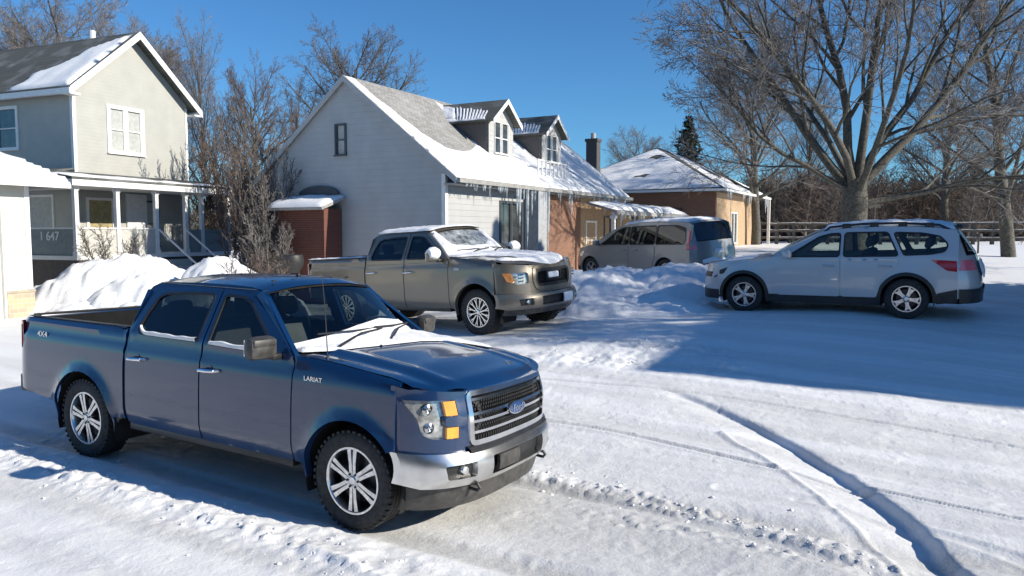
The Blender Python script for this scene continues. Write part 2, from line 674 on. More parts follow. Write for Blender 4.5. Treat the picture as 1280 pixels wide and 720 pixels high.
# ------------------------------------------------------------------ ground
BLUE_P = (-.82, 6.87, math.radians(-30))
bc, bs = math.cos(BLUE_P[2]), math.sin(BLUE_P[2])


def sstepn(a, b, x):
    t = np.clip((x - a) / (b - a), 0, 1)
    return t * t * (3 - 2 * t)


def gbase(x, y):
    x = np.asarray(x, float)
    y = np.asarray(y, float)
    g = sstepn(6.3, 14.2, y) * (.64 + .058 * np.clip(x, -5, 6)) + .7 * sstepn(18, 42, y)
    lx = (x - BLUE_P[0]) * bc + (y - BLUE_P[1]) * bs
    ly = -(x - BLUE_P[0]) * bs + (y - BLUE_P[1]) * bc
    w = np.exp(-(((lx + 1.8) / 3.6) ** 4 + (ly / 1.9) ** 4))
    pl = -.016 * (lx + 1.8) - .024 * ly
    return g * (1 - w) + w * pl


def gz(x, y):
    return float(gbase(x, y))


def gpt(px, py):
    """ground point seen at a pixel"""
    Y = 6.
    for _ in range(60):
        lo = at(px, py, Y)
        z = gz(lo.x, lo.y)
        d = (at(px, py, 1) - Vector((0, 0, CH)))
        t = (z - CH) / d.z
        Y = .6 * Y + .4 * (d.y * t)
    p = at(px, py, Y)
    return (p.x, p.y)


def value_noise(x, y, seed):
    xi = np.floor(x).astype(np.int64)
    yi = np.floor(y).astype(np.int64)
    fx, fy = x - xi, y - yi
    fx = fx * fx * (3 - 2 * fx)
    fy = fy * fy * (3 - 2 * fy)

    def h(a, b):
        n = (a * 374761393 + b * 668265263 + seed * 1442695041) & 0xffffffff
        n = ((n ^ (n >> 13)) * 1274126177) & 0xffffffff
        return ((n ^ (n >> 16)) & 0xffff) / 65535.0
    return (h(xi, yi) * (1 - fx) + h(xi + 1, yi) * fx) * (1 - fy) + (h(xi, yi + 1) * (1 - fx) + h(xi + 1, yi + 1) * fx) * fy


def fbm(x, y, seed, oct=4):
    s, a, t = 0, 1, 0
    for o in range(oct):
        s = s + a * value_noise(x * 2 ** o + o * 17.3, y * 2 ** o - o * 9.1, seed + o)
        t += a
        a *= .5
    return s / t - .5


def curve_dist(x, y, pts):
    """signed distance to a polyline and the parameter along it (metres)"""
    best = np.full(x.shape, 1e9)
    sgn = np.zeros(x.shape)
    par = np.zeros(x.shape)
    acc = 0
    for (ax, ay), (bx, by) in zip(pts[:-1], pts[1:]):
        dx, dy = bx - ax, by - ay
        L = math.hypot(dx, dy)
        t = np.clip(((x - ax) * dx + (y - ay) * dy) / L ** 2, 0, 1)
        qx, qy = x - (ax + t * dx), y - (ay + t * dy)
        d = np.hypot(qx, qy)
        m = d < best
        best = np.where(m, d, best)
        sgn = np.where(m, np.sign(dx * qy - dy * qx), sgn)
        par = np.where(m, acc + t * L, par)
        acc += L
    return best * sgn, par, acc


def smooth_line(pp, n=8):
    P = [Vector(p) for p in pp]
    P = [P[0] * 2 - P[1]] + P + [P[-1] * 2 - P[-2]]
    out = []
    for i in range(1, len(P) - 2):
        for k in range(n):
            t = k / n
            a, b, c, d = P[i - 1:i + 3]
            out.append(tuple(.5 * ((2 * b) + (c - a) * t + (2 * a - 5 * b + 4 * c - d) * t * t + (3 * b - a - 3 * c + d) * t ** 3)))
    out.append(tuple(P[-2]))
    return out


def ground_detail(x, y):
    """relief of the trodden and driven snow, and how dirty it is"""
    h = .05 * fbm(x * .35, y * .35, 3) + .025 * fbm(x * 1.7, y * 1.7, 11)
    dirt = np.zeros(x.shape)
    h = h + .006 * fbm(x * 14, y * 14, 5, 3)
    # long curving drift edge on the right: low wall with its lee in shade
    c = smooth_line([gpt(806, 480), gpt(870, 500), gpt(950, 535), gpt(1040, 585), gpt(1120, 640), gpt(1215, 730), gpt(1270, 800)], 20)
    d, p, L = curve_dist(x, y, c)
    gw = .035 + .1 * p / L
    # groove: steep right wall, gentle left floor
    prof = -np.where(d > 0, np.exp(-(d / .05) ** 2), np.clip(1 + d / (gw * 6.5), 0, 1) ** 1.3)
    edge = np.where(np.abs(d) < 3, prof, 0)
    amp = (.035 + .085 * np.clip(p / L * 1.3, 0, 1)) * sstepn(0, .8, p)
    h = h + edge * amp * (np.abs(p) > .02) * (p < L * .999)
    c2 = smooth_line([gpt(900, 540), gpt(985, 592), gpt(1060, 650), gpt(1130, 715), gpt(1190, 790)])
    d2, p2, L2 = curve_dist(x, y, c2)
    h = h + .022 * np.exp(-(d2 / .035) ** 2) * (p2 > .01) * (p2 < L2 * .999)
    # tyre tracks running across the lot
    lines = [((400, 505), (700, 528), (1000, 592), (1300, 657), .03, .035), ((640, 470), (870, 492), (1100, 528), (1400, 582), .022, .035),
             ((640, 455), (900, 484), (1150, 520), (1400, 560), .012, .10), ((900, 610), (1000, 622), (1150, 662), (1330, 715), .012, .07),
             ((640, 500), (850, 540), (1050, 580), (1350, 640), .010, .16), ((620, 440), (760, 452), (1000, 475), (1400, 530), .012, .1)]
    for a, b, c_, e, am, wd in lines:
        q = smooth_line([gpt(*a), gpt(*b), gpt(*c_), gpt(*e)])
        d, p, L = curve_dist(x, y, q)
        k = np.exp(-(d / wd) ** 4)
        h = h - am * k + am * .6 * np.exp(-((np.abs(d) - wd * 1.35) / .03) ** 2)
        dirt = np.maximum(dirt, (.5 if wd < .05 else .25) * k)
    # parallel scraped streaks over the whole lot
    c, s = math.cos(math.radians(-27)), math.sin(math.radians(-27))
    u, v = x * c + y * s, -x * s + y * c
    near = 1 - sstepn(16, 24, y)
    h = h + near * (.022 * fbm(u * .22, v * 3.5, 21, 3) + .012 * fbm(u * .5, v * 11, 25, 2))
    dirt = np.maximum(dirt, near * np.clip(.10 + 1.1 * fbm(u * .16, v * 3.0, 23, 4), 0, .34))
    h = h + .018 * (np.abs(fbm(x * 2.2, y * 2.2, 91, 4)) < .03) * fbm(x * 9, y * 9, 93, 2)
    # driven lane under and in front of the blue truck: churned lugs, grit showing
    lx = (x - BLUE_P[0]) * bc + (y - BLUE_P[1]) * bs
    ly = -(x - BLUE_P[0]) * bs + (y - BLUE_P[1]) * bc
    for yy, wd, am in ((-.86, .16, .03), (.86, .16, .035), (.2, .75, .006)):
        k = np.exp(-((ly - yy) / wd) ** 4) * sstepn(-7.5, -5, lx) * (1 - sstepn(7, 12, lx))
        h = h - am * k
        dirt = np.maximum(dirt, (.62 if wd < .3 else .5) * k)
    ql = smooth_line([gpt(640, 588), gpt(760, 612), gpt(940, 655), gpt(1110, 705), gpt(1300, 765)])
    dl, pl_, Ll = curve_dist(x, y, ql)
    lug = np.exp(-(dl / .13) ** 4) * sstepn(0, .3, pl_)
    dirt = np.maximum(dirt, .55 * np.exp(-((dl + .22) / .10) ** 4) * sstepn(0, .3, pl_))
    h = h - .03 * np.exp(-((dl + .22) / .10) ** 4)
    h = h + lug * (.027 * sstepn(.42, .6, value_noise(x * 19, y * 19, 31)) * value_noise(x * 31, y * 31, 33) + .02 * fbm(x * 20, y * 20, 35, 2) + .01)
    lug2 = np.exp(-((ly - .35) / .12) ** 4) * sstepn(1.0, 1.9, lx)
    h = h + lug2 * (.03 * sstepn(.5, .7, value_noise(x * 18, y * 18, 41)) * value_noise(x * 27, y * 27, 43))
    lane = np.exp(-((ly - .1) / 1.15) ** 6) * sstepn(.6, 1.6, lx)
    h = h + lane * .012 * fbm(x * 16, y * 16, 37, 3)
    dirt = np.maximum(dirt, lane * .4)
    # crumbly windrow in the left foreground
    wr = smooth_line([gpt(-80, 540), gpt(60, 585), gpt(200, 625), gpt(330, 662), gpt(470, 712), gpt(560, 770)])
    d, p, L = curve_dist(x, y, wr)
    k = np.exp(-(d / .34) ** 2)
    h = h + k * (.03 + .06 * fbm(x * 4.2, y * 4.2, 51, 4) + .04 * fbm(x * 13, y * 13, 53, 3))
    h = h + .03 * np.exp(-((d + .1) / .05) ** 2) * (fbm(x * 6, y * 6, 55, 2) > 0.05)
    # smoother drift in the near left corner
    k = sstepn(.3, 1.2, -d) * (x < 1)
    h = h + k * .06 * fbm(x * 1.1, y * 1.6, 57, 3)
    # lumpy plough spill in the middle distance, behind the blue truck's bonnet
    for (a, b, wd, am) in (((600, 445), (925, 462), .35, .06), ((640, 425), (900, 440), .35, .05), ((700, 400), (860, 425), .5, .05)):
        A, B = gpt(*a), gpt(*b)
        d, p, L = curve_dist(x, y, [A, B])
        k = np.exp(-(d / wd) ** 2)
        h = h + k * am * (.5 + 2.2 * fbm(x * 2.6, y * 2.6, 61, 4) + 1.1 * fbm(x * 8, y * 8, 63, 3))
    # loose gravelly ruts behind the silver wagon
    A, B = gpt(1180, 372), gpt(1420, 402)
    d, p, L = curve_dist(x, y, [A, B])
    k = np.exp(-(d / .5) ** 4)
    h = h + k * .05 * fbm(x * 9, y * 9, 71, 3)
    dirt = np.maximum(dirt, k * .35)
    # tracks up the drive on the left and to the far road
    for (a, b, wd) in (((45, 352), (330, 368), .12), ((45, 375), (300, 392), .12)):
        A, B = gpt(*a), gpt(*b)
        d, p, L = curve_dist(x, y, [A, B])
        h = h - .05 * np.exp(-(d / wd) ** 2)
        dirt = np.maximum(dirt, .15 * np.exp(-(d / wd) ** 2))
    # tyre-lane hollows at the parked cars
    far = sstepn(26, 40, y)
    h = h * (1 - .6 * far) + far * .15 * fbm(x * .12, y * .12, 81, 3)
    # keep the contact patches level
    return h, dirt


def axis(lo, hi, step, far, growth):
    a = list(np.arange(lo, hi, step))
    s = step
    x = hi
    while x < far[1]:
        a.append(x)
        s *= growth
        x += s
    s = step
    x = lo - step
    left = []
    while x > far[0]:
        left.append(x)
        s *= growth
        x -= s
    return np.array(left[::-1] + a)


def build_ground():
    xs = axis(-5.5, 7.2, .024, (-900, 900), 1.045)
    ys = axis(4.5, 11.5, .024, (-200, 1500), 1.045)
    X, Y = np.meshgrid(xs, ys)
    H, D = ground_detail(X, Y)
    Z = gbase(X, Y) + H
    nx, ny = len(xs), len(ys)
    v = np.stack([X, Y, Z], -1).reshape(-1, 3)
    idx = np.arange(nx * ny).reshape(ny, nx)
    f = np.stack([idx[:-1, :-1], idx[:-1, 1:], idx[1:, 1:], idx[1:, :-1]], -1).reshape(-1, 4)
    me = bpy.data.meshes.new('ground')
    me.vertices.add(len(v))
    me.vertices.foreach_set('co', v.ravel())
    me.loops.add(f.size)
    me.loops.foreach_set('vertex_index', f.ravel())
    me.polygons.add(len(f))
    me.polygons.foreach_set('loop_start', np.arange(0, f.size, 4))
    me.polygons.foreach_set('loop_total', np.full(len(f), 4))
    me.polygons.foreach_set('use_smooth', [True] * len(f))
    me.update(calc_edges=True)
    a = me.attributes.new('dirt', 'FLOAT', 'POINT')
    a.data.foreach_set('value', D.ravel())
    me.materials.append(M['ground'])
    o = bpy.data.objects.new('ground', me)
    COL.objects.link(o)
    tag(o, kind='structure')
    print('ground verts', len(v))


build_ground()


def snow_bank(lumps, label, group=None, rough=.12, seed=1, res=.07, pad=1.2):
    """ploughed pile: list of (x, y, height, rx, ry, angle)"""
    x0 = min(l[0] - max(l[3], l[4]) * pad for l in lumps)
    x1 = max(l[0] + max(l[3], l[4]) * pad for l in lumps)
    y0 = min(l[1] - max(l[3], l[4]) * pad for l in lumps)
    y1 = max(l[1] + max(l[3], l[4]) * pad for l in lumps)
    xs = np.arange(x0, x1, res)
    ys = np.arange(y0, y1, res)
    X, Y = np.meshgrid(xs, ys)
    Hh = np.zeros(X.shape)
    for (lx, ly, h, rx, ry, an) in lumps:
        c, s = math.cos(math.radians(an)), math.sin(math.radians(an))
        u, w = (X - lx) * c + (Y - ly) * s, -(X - lx) * s + (Y - ly) * c
        wob = 1 + .35 * fbm(X * .9, Y * .9, seed + 5, 3)
        r = np.sqrt((u / rx) ** 2 + (w / ry) ** 2) * wob
        k = np.clip(1 - r, 0, 1)
        Hh = np.maximum(Hh, h * k ** .85 * (2 - k ** .85) / 1)
    n = fbm(X * 1.6, Y * 1.6, seed, 5) * 2.2 * rough + (np.abs(fbm(X * 3.5, Y * 3.5, seed + 3, 4)) - .1) * rough * 2.2 + fbm(X * 9, Y * 9, seed + 6, 2) * rough * .6
    Z = gbase(X, Y) - .09 + Hh + n * np.clip(Hh * 3, 0, 1)
    keep = Hh > 0.004
    cx, cy = lumps[0][0], lumps[0][1]
    cz = gz(cx, cy)
    ids = -np.ones(X.shape, int)
    vs, fs = [], []
    ny, nx = X.shape
    for j in range(ny - 1):
        for i in range(nx - 1):
            if keep[j, i] or keep[j + 1, i] or keep[j, i + 1] or keep[j + 1, i + 1]:
                q = []
                for (jj, ii) in ((j, i), (j, i + 1), (j + 1, i + 1), (j + 1, i)):
                    if ids[jj, ii] < 0:
                        ids[jj, ii] = len(vs)
                        vs.append((X[jj, ii] - cx, Y[jj, ii] - cy, Z[jj, ii] - cz))
                    q.append(ids[jj, ii])
                fs.append(tuple(q))
    o = mesh_obj('snow_bank', vs, fs, M['snow'], angle=None, loc=(cx, cy, cz))
    tag(o, label, 'snow bank', group)
    return o


# ------------------------------------------------------------------ vehicles: shared pieces
def make_wheel(parent, x, y, r, rimr, width, spokes, style, side):
    """wheel centred at (x, y, r); side -1 = outer face towards -Y"""
    w = empty('wheel')
    w.parent = parent
    w.location = (x, y, r)
    w.rotation_euler = (0, rnd.uniform(0, 1.5), 0) if side < 0 else (0, rnd.uniform(0, 1.5), math.pi)
    hw = width / 2
    t = MB()
    prof = [(rimr, -hw * .80), (rimr + .012, -hw * .93), (rimr + .03, -hw * .97), (r * .80, -hw * 1.0), (r * .90, -hw * .97), (r * .955, -hw * .90), (r * .985, -hw * .80),
            (r, -hw * .6), (r, -hw * .36), (r * .975, -hw * .34), (r * .975, -hw * .28), (r, -hw * .26), (r, -hw * .05), (r * .975, -hw * .03), (r * .975, hw * .03), (r, hw * .05),
            (r, hw * .26), (r * .975, hw * .28), (r * .975, hw * .34), (r, hw * .36), (r, hw * .6), (r * .985, hw * .8), (r * .9, hw * .97), (r * .8, hw), (rimr, hw * .8)]
    t.lathe(prof, 56)
    for k in range(44):                                   # shoulder lugs
        for sgn in (-1, 1):
            a = 2 * math.pi * (k + (.5 if sgn > 0 else 0)) / 44
            Mx = Matrix.Rotation(a, 4, 'Y')
            t.box(r * .955, r * 1.006, sgn * hw * .78 - hw * .17, sgn * hw * .78 + hw * .17, -.015, .015, 0, Mx)
    t.build('tyre', M['tyre'], w, angle=30)
    m = MB()
    R = rimr
    m.lathe([(R + .006, -hw * .86), (R + .004, -hw * .90), (R - .012, -hw * .9), (R - .02, -hw * .8), (R - .03, -hw * .3), (R - .03, hw * .7)], 56, 0)
    dish = -hw * .80
    if style == 'six':
        for k in range(6):
            a = 2 * math.pi * k / 6
            Mx = Matrix.Rotation(a, 4, 'Y')
            for sgn in (-1, 1):
                pts = [(.045, sgn * .002), (R * .55, sgn * .006), (R - .012, sgn * .012), (R - .012, sgn * .052), (R * .55, sgn * .036), (.05, sgn * .032)]
                if sgn < 0:
                    pts = pts[::-1]
                m.prism([(p[0], p[1]) for p in pts], 1, dish - .004, dish + .035, 0, Mx)
            m.prism([(.05, -.006), (R - .012, -.014), (R - .012, .014), (.05, .006)], 1, dish + .012, dish + .03, 1, Mx)
    elif style == 'multi':
        for k in range(12):
            a = 2 * math.pi * k / 12
            Mx = Matrix.Rotation(a, 4, 'Y')
            m.prism([(.05, -.010), (R * .6, -.011), (R - .01, -.035), (R - .01, -.018), (R * .72, 0), (R - .01, .018), (R - .01, .035), (R * .6, .011), (.05, .010)], 1, dish, dish + .03, 0, Mx)
    else:
        for k in range(5):
            a = 2 * math.pi * k / 5
            Mx = Matrix.Rotation(a, 4, 'Y')
            m.prism([(.04, -.03), (R * .5, -.028), (R * .8, -.045), (R - .01, -.075), (R - .01, -.045), (R * .82, -.012), (R * .82, .012), (R - .01, .045), (R - .01, .075), (R * .8, .045), (R * .5, .028), (.04, .03)], 1, dish, dish + .03, 0, Mx)
    m.lathe([(0, dish - .012), (.03, dish - .012), (.04, dish - .004), (.07, dish + .002), (.075, dish + .03), (0, dish + .03)], 28, 0)
    for k in range(6 if style != 'five' else 5):
        a = 2 * math.pi * (k + .5) / (6 if style != 'five' else 5)
        m.lathe([(0, dish - .012), (.010, dish - .012), (.012, dish + .01)], 8, 1, Matrix.Translation((math.cos(a) * .056, 0, math.sin(a) * .056)))
    m.lathe([(0, -hw * .25), (R * .72, -hw * .25), (R * .72, -hw * .1), (0, -hw * .1)], 30, 1)       # brake disc
    m.lathe([(0, hw * .2), (R - .02, hw * .2)], 30, 2)
    m.build('rim', [M['rim'] if style != 'multi' else M['dchrome'], M['rimdark'], M['void']], w, angle=25)
    return w


def superW(W0, x, x1, x2, p=3.0, q=2.2):
    """plan-view corner: half width from the front-face curve between x1 (full width) and x2 (tip)"""
    if x <= x1:
        return W0
    t = min(1, (x - x1) / (x2 - x1))
    return W0 * (1 - t ** q) ** (1 / p)


def superX(W0, y, x1, x2, p=3.0, q=2.2):
    t = min(1, abs(y) / W0)
    return x1 + (x2 - x1) * (1 - t ** p) ** (1 / q)


def arch(cx, cz, r, a0, a1, n=18):
    return [(cx + r * math.cos(math.radians(a0 + (a1 - a0) * k / n)), cz + r * math.sin(math.radians(a0 + (a1 - a0) * k / n))) for k in range(n + 1)]


def lerp_curve(pts):
    def f(x):
        if x <= pts[0][0]:
            return pts[0][1]
        for (a, b), (c, d) in zip(pts[:-1], pts[1:]):
            if x <= c:
                t = (x - a) / (c - a)
                t = t * t * (3 - 2 * t) * .35 + t * .65
                return b + (d - b) * t
        return pts[-1][1]
    return f


def text_mesh(body, size, mat_, parent, M4, name='badge', extrude=.004, align='CENTER', xs=1.0):
    cu = bpy.data.curves.new(name, 'FONT')
    cu.body = body
    cu.size = size
    cu.extrude = extrude
    cu.align_x = align
    cu.align_y = 'CENTER'
    cu.offset = size * .012
    o = bpy.data.objects.new('tmp', cu)
    COL.objects.link(o)
    dg = bpy.context.evaluated_depsgraph_get()
    me = bpy.data.meshes.new_from_object(o.evaluated_get(dg))
    bpy.data.objects.remove(o)
    for v in me.vertices:
        v.co = M4 @ Vector((v.co.x * xs, v.co.y, v.co.z))
    me.materials.clear()
    me.materials.append(mat_)
    ob = bpy.data.objects.new(name, me)
    COL.objects.link(ob)
    ob.parent = parent
    return ob


def make_seat(parent, x, y, z, w=.52, h=.62, head=True, name='seat'):
    b = MB()
    b.box(x - .05, x + .5, y - w / 2, y + w / 2, z, z + .16, b=.05)
    Mx = Matrix.Translation((x, y, z + .1)) @ Matrix.Rotation(math.radians(-14), 4, 'Y')
    b.box(-.16, 0, -w / 2, w / 2, 0, h, M=Mx, b=.06)
    if head:
        b.box(-.13, -.02, -.13, .13, h + .05, h + .25, M=Mx, b=.045)
        for s in (-1, 1):
            b.box(-.085, -.07, s * .05 - .006, s * .05 + .006, h - .02, h + .08, M=Mx)
    return b.build(name, M['seat'], parent)


# ------------------------------------------------------------------ pickup trucks
def make_pickup(kind, root):
    blue = kind == 'blue'
    P = M['blue'] if blue else M['tan']
    W0 = 1.0
    X1, X2 = (.42, .95) if blue else (.40, .98)
    WB = -3.68
    R = .41
    AR = .505 if blue else .52
    zt = lerp_curve([(-5, 1.395), (-2.98, 1.41), (-2.9, 1.37), (-.66, 1.365), (-.3, 1.34), (.3, 1.285), (.7, 1.215), (.95, 1.17)] if blue else
                    [(-5, 1.42), (-2.95, 1.43), (-2.85, 1.38), (-.66, 1.38), (-.3, 1.36), (.3, 1.31), (.7, 1.25), (.98, 1.19)])
    ZB = 1.372                                     # belt line

    def W(x, z, top=None):
        w = W0 + .012 * math.cos(max(-1.5, min(1.5, (z - .80) / .34))) - .012
        if z > 1.16:
            w -= .035 * sstep(1.16, 1.30, z)
        if z < .62:
            w -= .05 * sstep(.62, .40, z)
        # rolled wheel-arch lips
        for cx in (0, WB):
            d = math.hypot(x - cx, z - R)
            if z > R - .1:
                w += .038 * math.exp(-((d - AR) / (.055 if blue else .07)) ** 2) * (1 if d > AR - .01 else .8)
        w -= .008 * math.exp(-((z - 1.13) / .03) ** 2)
        if x < -.64 and x > -3.02:
            if z > ZB:
                w -= (z - ZB) * .50
        if x > X1:
            w = min(w, superW(w, x, X1, X2))
        if x < -4.75:
            w -= .06 * ((-4.75 - x) / .2) ** 2
        t = zt(x)
        if (x > -.64 or x < -3.02) and z > t - .06:
            k = min(1, (z - (t - .06)) / .06)
            w -= .05 * (1 - math.sqrt(max(0, 1 - k * k)))
        return w

    def sidemap(s, off=0.0):
        return lambda u, v: Vector((u, s * (W(u, v) + off), v))

    def Xf(y, z):
        return superX(W0 - .012, y, X1, X2) - (.055 * sstep(.95, 1.2, z) if blue else .04 * sstep(1.0, 1.22, z))

    body = MB()
    zsill = .46
    # ---- fender
    fa = arch(0, R, AR, 3, 180 - 8)
    fend = [(X1 + .03, .72), (AR - .002, .72)]
    fa = [p for p in arch(0, R, AR, 37.5, 187)]
    fend = [(X1 + .03, .735)] + fa + [(-.56, zsill), (-.655, zsill), (-.655, zt(-.655))] + \
           [(x, zt(x)) for x in (-.45, -.2, 0, .2, .35)] + [(X1 + .03, zt(X1 + .03))]
    # ---- door shapes
    fdo = [(-.665, zsill), (-.665, 1.30), (-.70, ZB), (-1.36, 1.80), (-1.50, 1.845), (-1.84, 1.865), (-1.84, zsill)]
    rdo = [(-1.85, zsill), (-1.85, 1.865), (-2.2, 1.862), (-2.62, 1.84), (-2.80, 1.79), (-2.86, 1.70), (-2.92, ZB + .03), (-2.935, ZB - .1), (-2.935, .80), (-2.90, zsill)]
    if blue:
        fwin = [(-.86, ZB - .028), (-.93, ZB + .02), (-1.41, 1.755), (-1.52, 1.795), (-1.775, 1.80), (-1.775, ZB + .005), (-1.25, ZB - .005), (-1.12, ZB - .045)]
    else:
        fwin = [(-.86, ZB + .01), (-1.42, 1.765), (-1.52, 1.79), (-1.775, 1.80), (-1.775, ZB + .02)]
    rwin = [(-1.925, ZB + .01), (-1.925, 1.80), (-2.2, 1.797), (-2.6, 1.775), (-2.72, 1.73), (-2.80, 1.55), (-2.825, ZB + .06), (-2.79, ZB + .015)]
    fwin, rwin = rounded(fwin, .035), rounded(rwin, .05)
    # ---- cab side underlay
    cabo = [(-.66, zsill + .01), (-.66, 1.33), (-.68, 1.372), (-1.30, 1.845), (-1.45, 1.885), (-1.9, 1.90), (-2.6, 1.885), (-2.84, 1.86), (-2.93, 1.78), (-2.985, 1.40), (-2.985, zsill + .01)]
    # ---- bed side
    ba = arch(WB, R, AR, -8, 188)
    bed = [(-3.0, .50), (-3.0, zt(-3.0))] + [(x, zt(x)) for x in (-3.5, -4.2, -4.8)] + [(-4.93, 1.39), (-4.95, 1.33), (-4.95, .62), (-4.86, .60), (WB - AR - .03, .52)] + ba[::-1] + [(WB + AR + .02, .50)]
    for s in (-1, 1):
        rim = (0, -s * .03, 0)
        fl = s > 0
        panel(body, fend, sidemap(s), rim=(0, -s * .07, -.004), step=.055, flip=fl)
        panel(body, cabo, sidemap(s, -.014), holes=[grow(fwin, .004), grow(rwin, .004)], rim=(0, -s * .05, 0), step=.08, flip=fl)
        panel(body, bed, sidemap(s), rim=rim, step=.055, flip=fl)
        # inner bed wall + rail cap
        for (a, b) in ((-4.9, -3.02),):
            body.box(a, b, min(s * .80, s * .84), max(s * .80, s * .84), .80, zt(-4) - .012, 3)
            loft(body, [[(x, s * (W(x, zt(x)) + .004 if False else W(x, zt(x)) - .002), zt(x) + .002), (x, s * .91, zt(x) + .014), (x, s * .83, zt(x) + .012), (x, s * .815, zt(x) - .03)] for x in np.linspace(a, b, 10)], 1)
            body.box(a, b, min(s * .84, s * .95), max(s * .84, s * .95), 1.0, 1.34, 2)
        # step bar under the doors / sill
        body.box(-2.95, -.68, min(s * .86, s * .955), max(s * .86, s * .955), .40, .475, 1, b=.012)
    # roof
    rows = []
    for x, z, w, cr in ((-1.285, 1.845, .765, .065), (-1.36, 1.873, .757, .072), (-1.5, 1.892, .752, .072), (-1.8, 1.90, .75, .072), (-2.2, 1.898, .75, .07), (-2.6, 1.885, .75, .065), (-2.82, 1.865, .75, .05), (-2.9, 1.83, .76, .03), (-2.94, 1.78, .775, .01)):
        w = W(x, z) - .012
        rows.append([(x + .05 * (1 - (k / 8) ** 2) * (1 if x > -1.6 else 0), w * k / 8, z + cr * (1 - abs(k / 8) ** 2.6)) for k in range(-8, 9)])
    loft(body, rows[::-1])
    # cab rear wall with window
    rwz = 1.42
    panel(body, [(-.86, .55), (.86, .55), (.93, 1.38), (.77, 1.80), (-.77, 1.80), (-.93, 1.38)], lambda u, v: Vector((-2.965 + .06 * sstep(1.4, 1.9, v), u, v)),
          holes=[rounded([(-.62, rwz), (.62, rwz), (.58, 1.74), (-.58, 1.74)], .05)], step=.15, flip=True)
    # cowl panel
    loft(body, [[(-.60 - .0 + .13 * (1 - (k / 6) ** 2), .90 * k / 6, 1.352 + .03 * (1 - (k / 6) ** 2)) for k in range(-6, 7)],
                [(-.86 + .28 * (1 - (k / 6) ** 2), .90 * k / 6, 1.372 + .03 * (1 - (k / 6) ** 2)) for k in range(-6, 7)]], 1)
    # bed floor, front wall
    body.box(-4.9, -3.02, -.82, .82, .84, .88, 3)
    body.box(-3.05, -3.01, -.84, .84, .85, 1.385, 3)
    # underbody
    body.box(-4.8, .75, -.60, .60, .36, .60, 2)
    body.box(-2.98, -.62, -.90, .90, .47, .56, 2)
    body.box(-3.1, -2.9, -.85, .85, .55, 1.35, 2)
    body.box(-.64, -.60, -.88, .88, .5, 1.3, 2)
    for cx in (0, WB):                              # wheel wells
        for s in (-1, 1):
            pr = [(AR + .01, 0), (AR + .01, .40)]
            body.lathe([(AR + .012, s * .975), (AR + .02, s * .55)], 24, 2, Matrix.Translation((cx, 0, R)), -.35, math.pi + .35)
            panel(body, arch(cx, R, AR + .02, -15, 195), lambda u, v, s=s: Vector((u, s * .56, v)), step=.3, mi=2)
        body.tube([(cx, -.8, R), (cx, .8, R)], .06, 8, 2)
    # fascia
    fz0, fz1 = .718, (1.178 if blue else 1.19)
    hl = (.60, .975) if blue else (.585, .97)
    if blue:
        hlp = [(.980, 1.14), (.70, 1.13), (.70, 1.01), (.80, 1.01), (.80, .93), (.70, .93), (.705, .83), (.885, .84), (.93, .88), (.945, 1.0)]
        gro = rounded([(-.60, .765), (.60, .765), (.615, .98), (.60, 1.175), (-.60, 1.175), (-.615, .98)], .05)
    else:
        hlp = [(.965, 1.10), (.63, 1.085), (.615, .90), (.80, .885), (.93, .93)]
        gro = rounded([(-.47, .80), (.47, .80), (.52, .98), (.49, 1.15), (-.49, 1.15), (-.52, .98)], .09)
    hlr = rounded(hlp, .02)
    hll = [(-a, b) for a, b in hlr][::-1]
    out = [(-.984, fz0), (.984, fz0)] + [(y, zt(Xf(y, 1.2)) - (.022 if abs(y) > .95 else .006)) for y in (.984, .975, .955, .93, .9, .85, .8, .7, .6, .3, 0, -.3, -.6, -.7, -.8, -.85, -.9, -.93, -.955, -.975, -.984)]
    panel(body, out, lambda u, v: Vector((Xf(u, v), u, v)), holes=[hlr, hll, grow(gro, -.012)], step=.05, rim=(-.04, 0, 0))
    yy = np.linspace(-.984, .984, 40)
    tz = lambda y: zt(Xf(y, 1.2)) - (.022 if abs(y) > .95 else .006)
    loft(body, [[(Xf(y, tz(y)), y, tz(y)) for y in yy], [(Xf(y, tz(y)) - .16, y * .985, tz(y) + .004) for y in yy]])
    bo = body.build('body', [P, M['black'], M['void'], M['liner']], root, angle=42)

    # ---- hood
    h = MB()
    rows = []
    na, nv = 22, 24
    for a in range(na + 1):
        t = a / na
        row = []
        for k in range(-nv, nv + 1):
            v = k / nv
            xb = -.60 + .13 * (1 - v * v)
            xf = Xf(.955 * v, 1.18) - .004
            x = xb + (xf - xb) * (1 - (1 - t) ** 1.15)
            w = W(x, zt(x)) - .002
            y = v * w
            z = zt(x) + .006 + .042 * (1 - abs(v) ** 2.2)
            ridge = math.exp(-((abs(y) - (.60 if blue else .52)) / .05) ** 2)
            z += .014 * ridge * (1 - .3 * t)
            if blue:
                z -= .012 * math.exp(-((abs(y) - .74) / .05) ** 2)
            z -= (.048 - .045 * abs(v) ** 2.2 + .012) * max(0, (t - .84) / .16) ** 2
            row.append((x, y, z))
        rows.append(row)
    loft(h, rows)
    h.build('hood', P, root, angle=50)

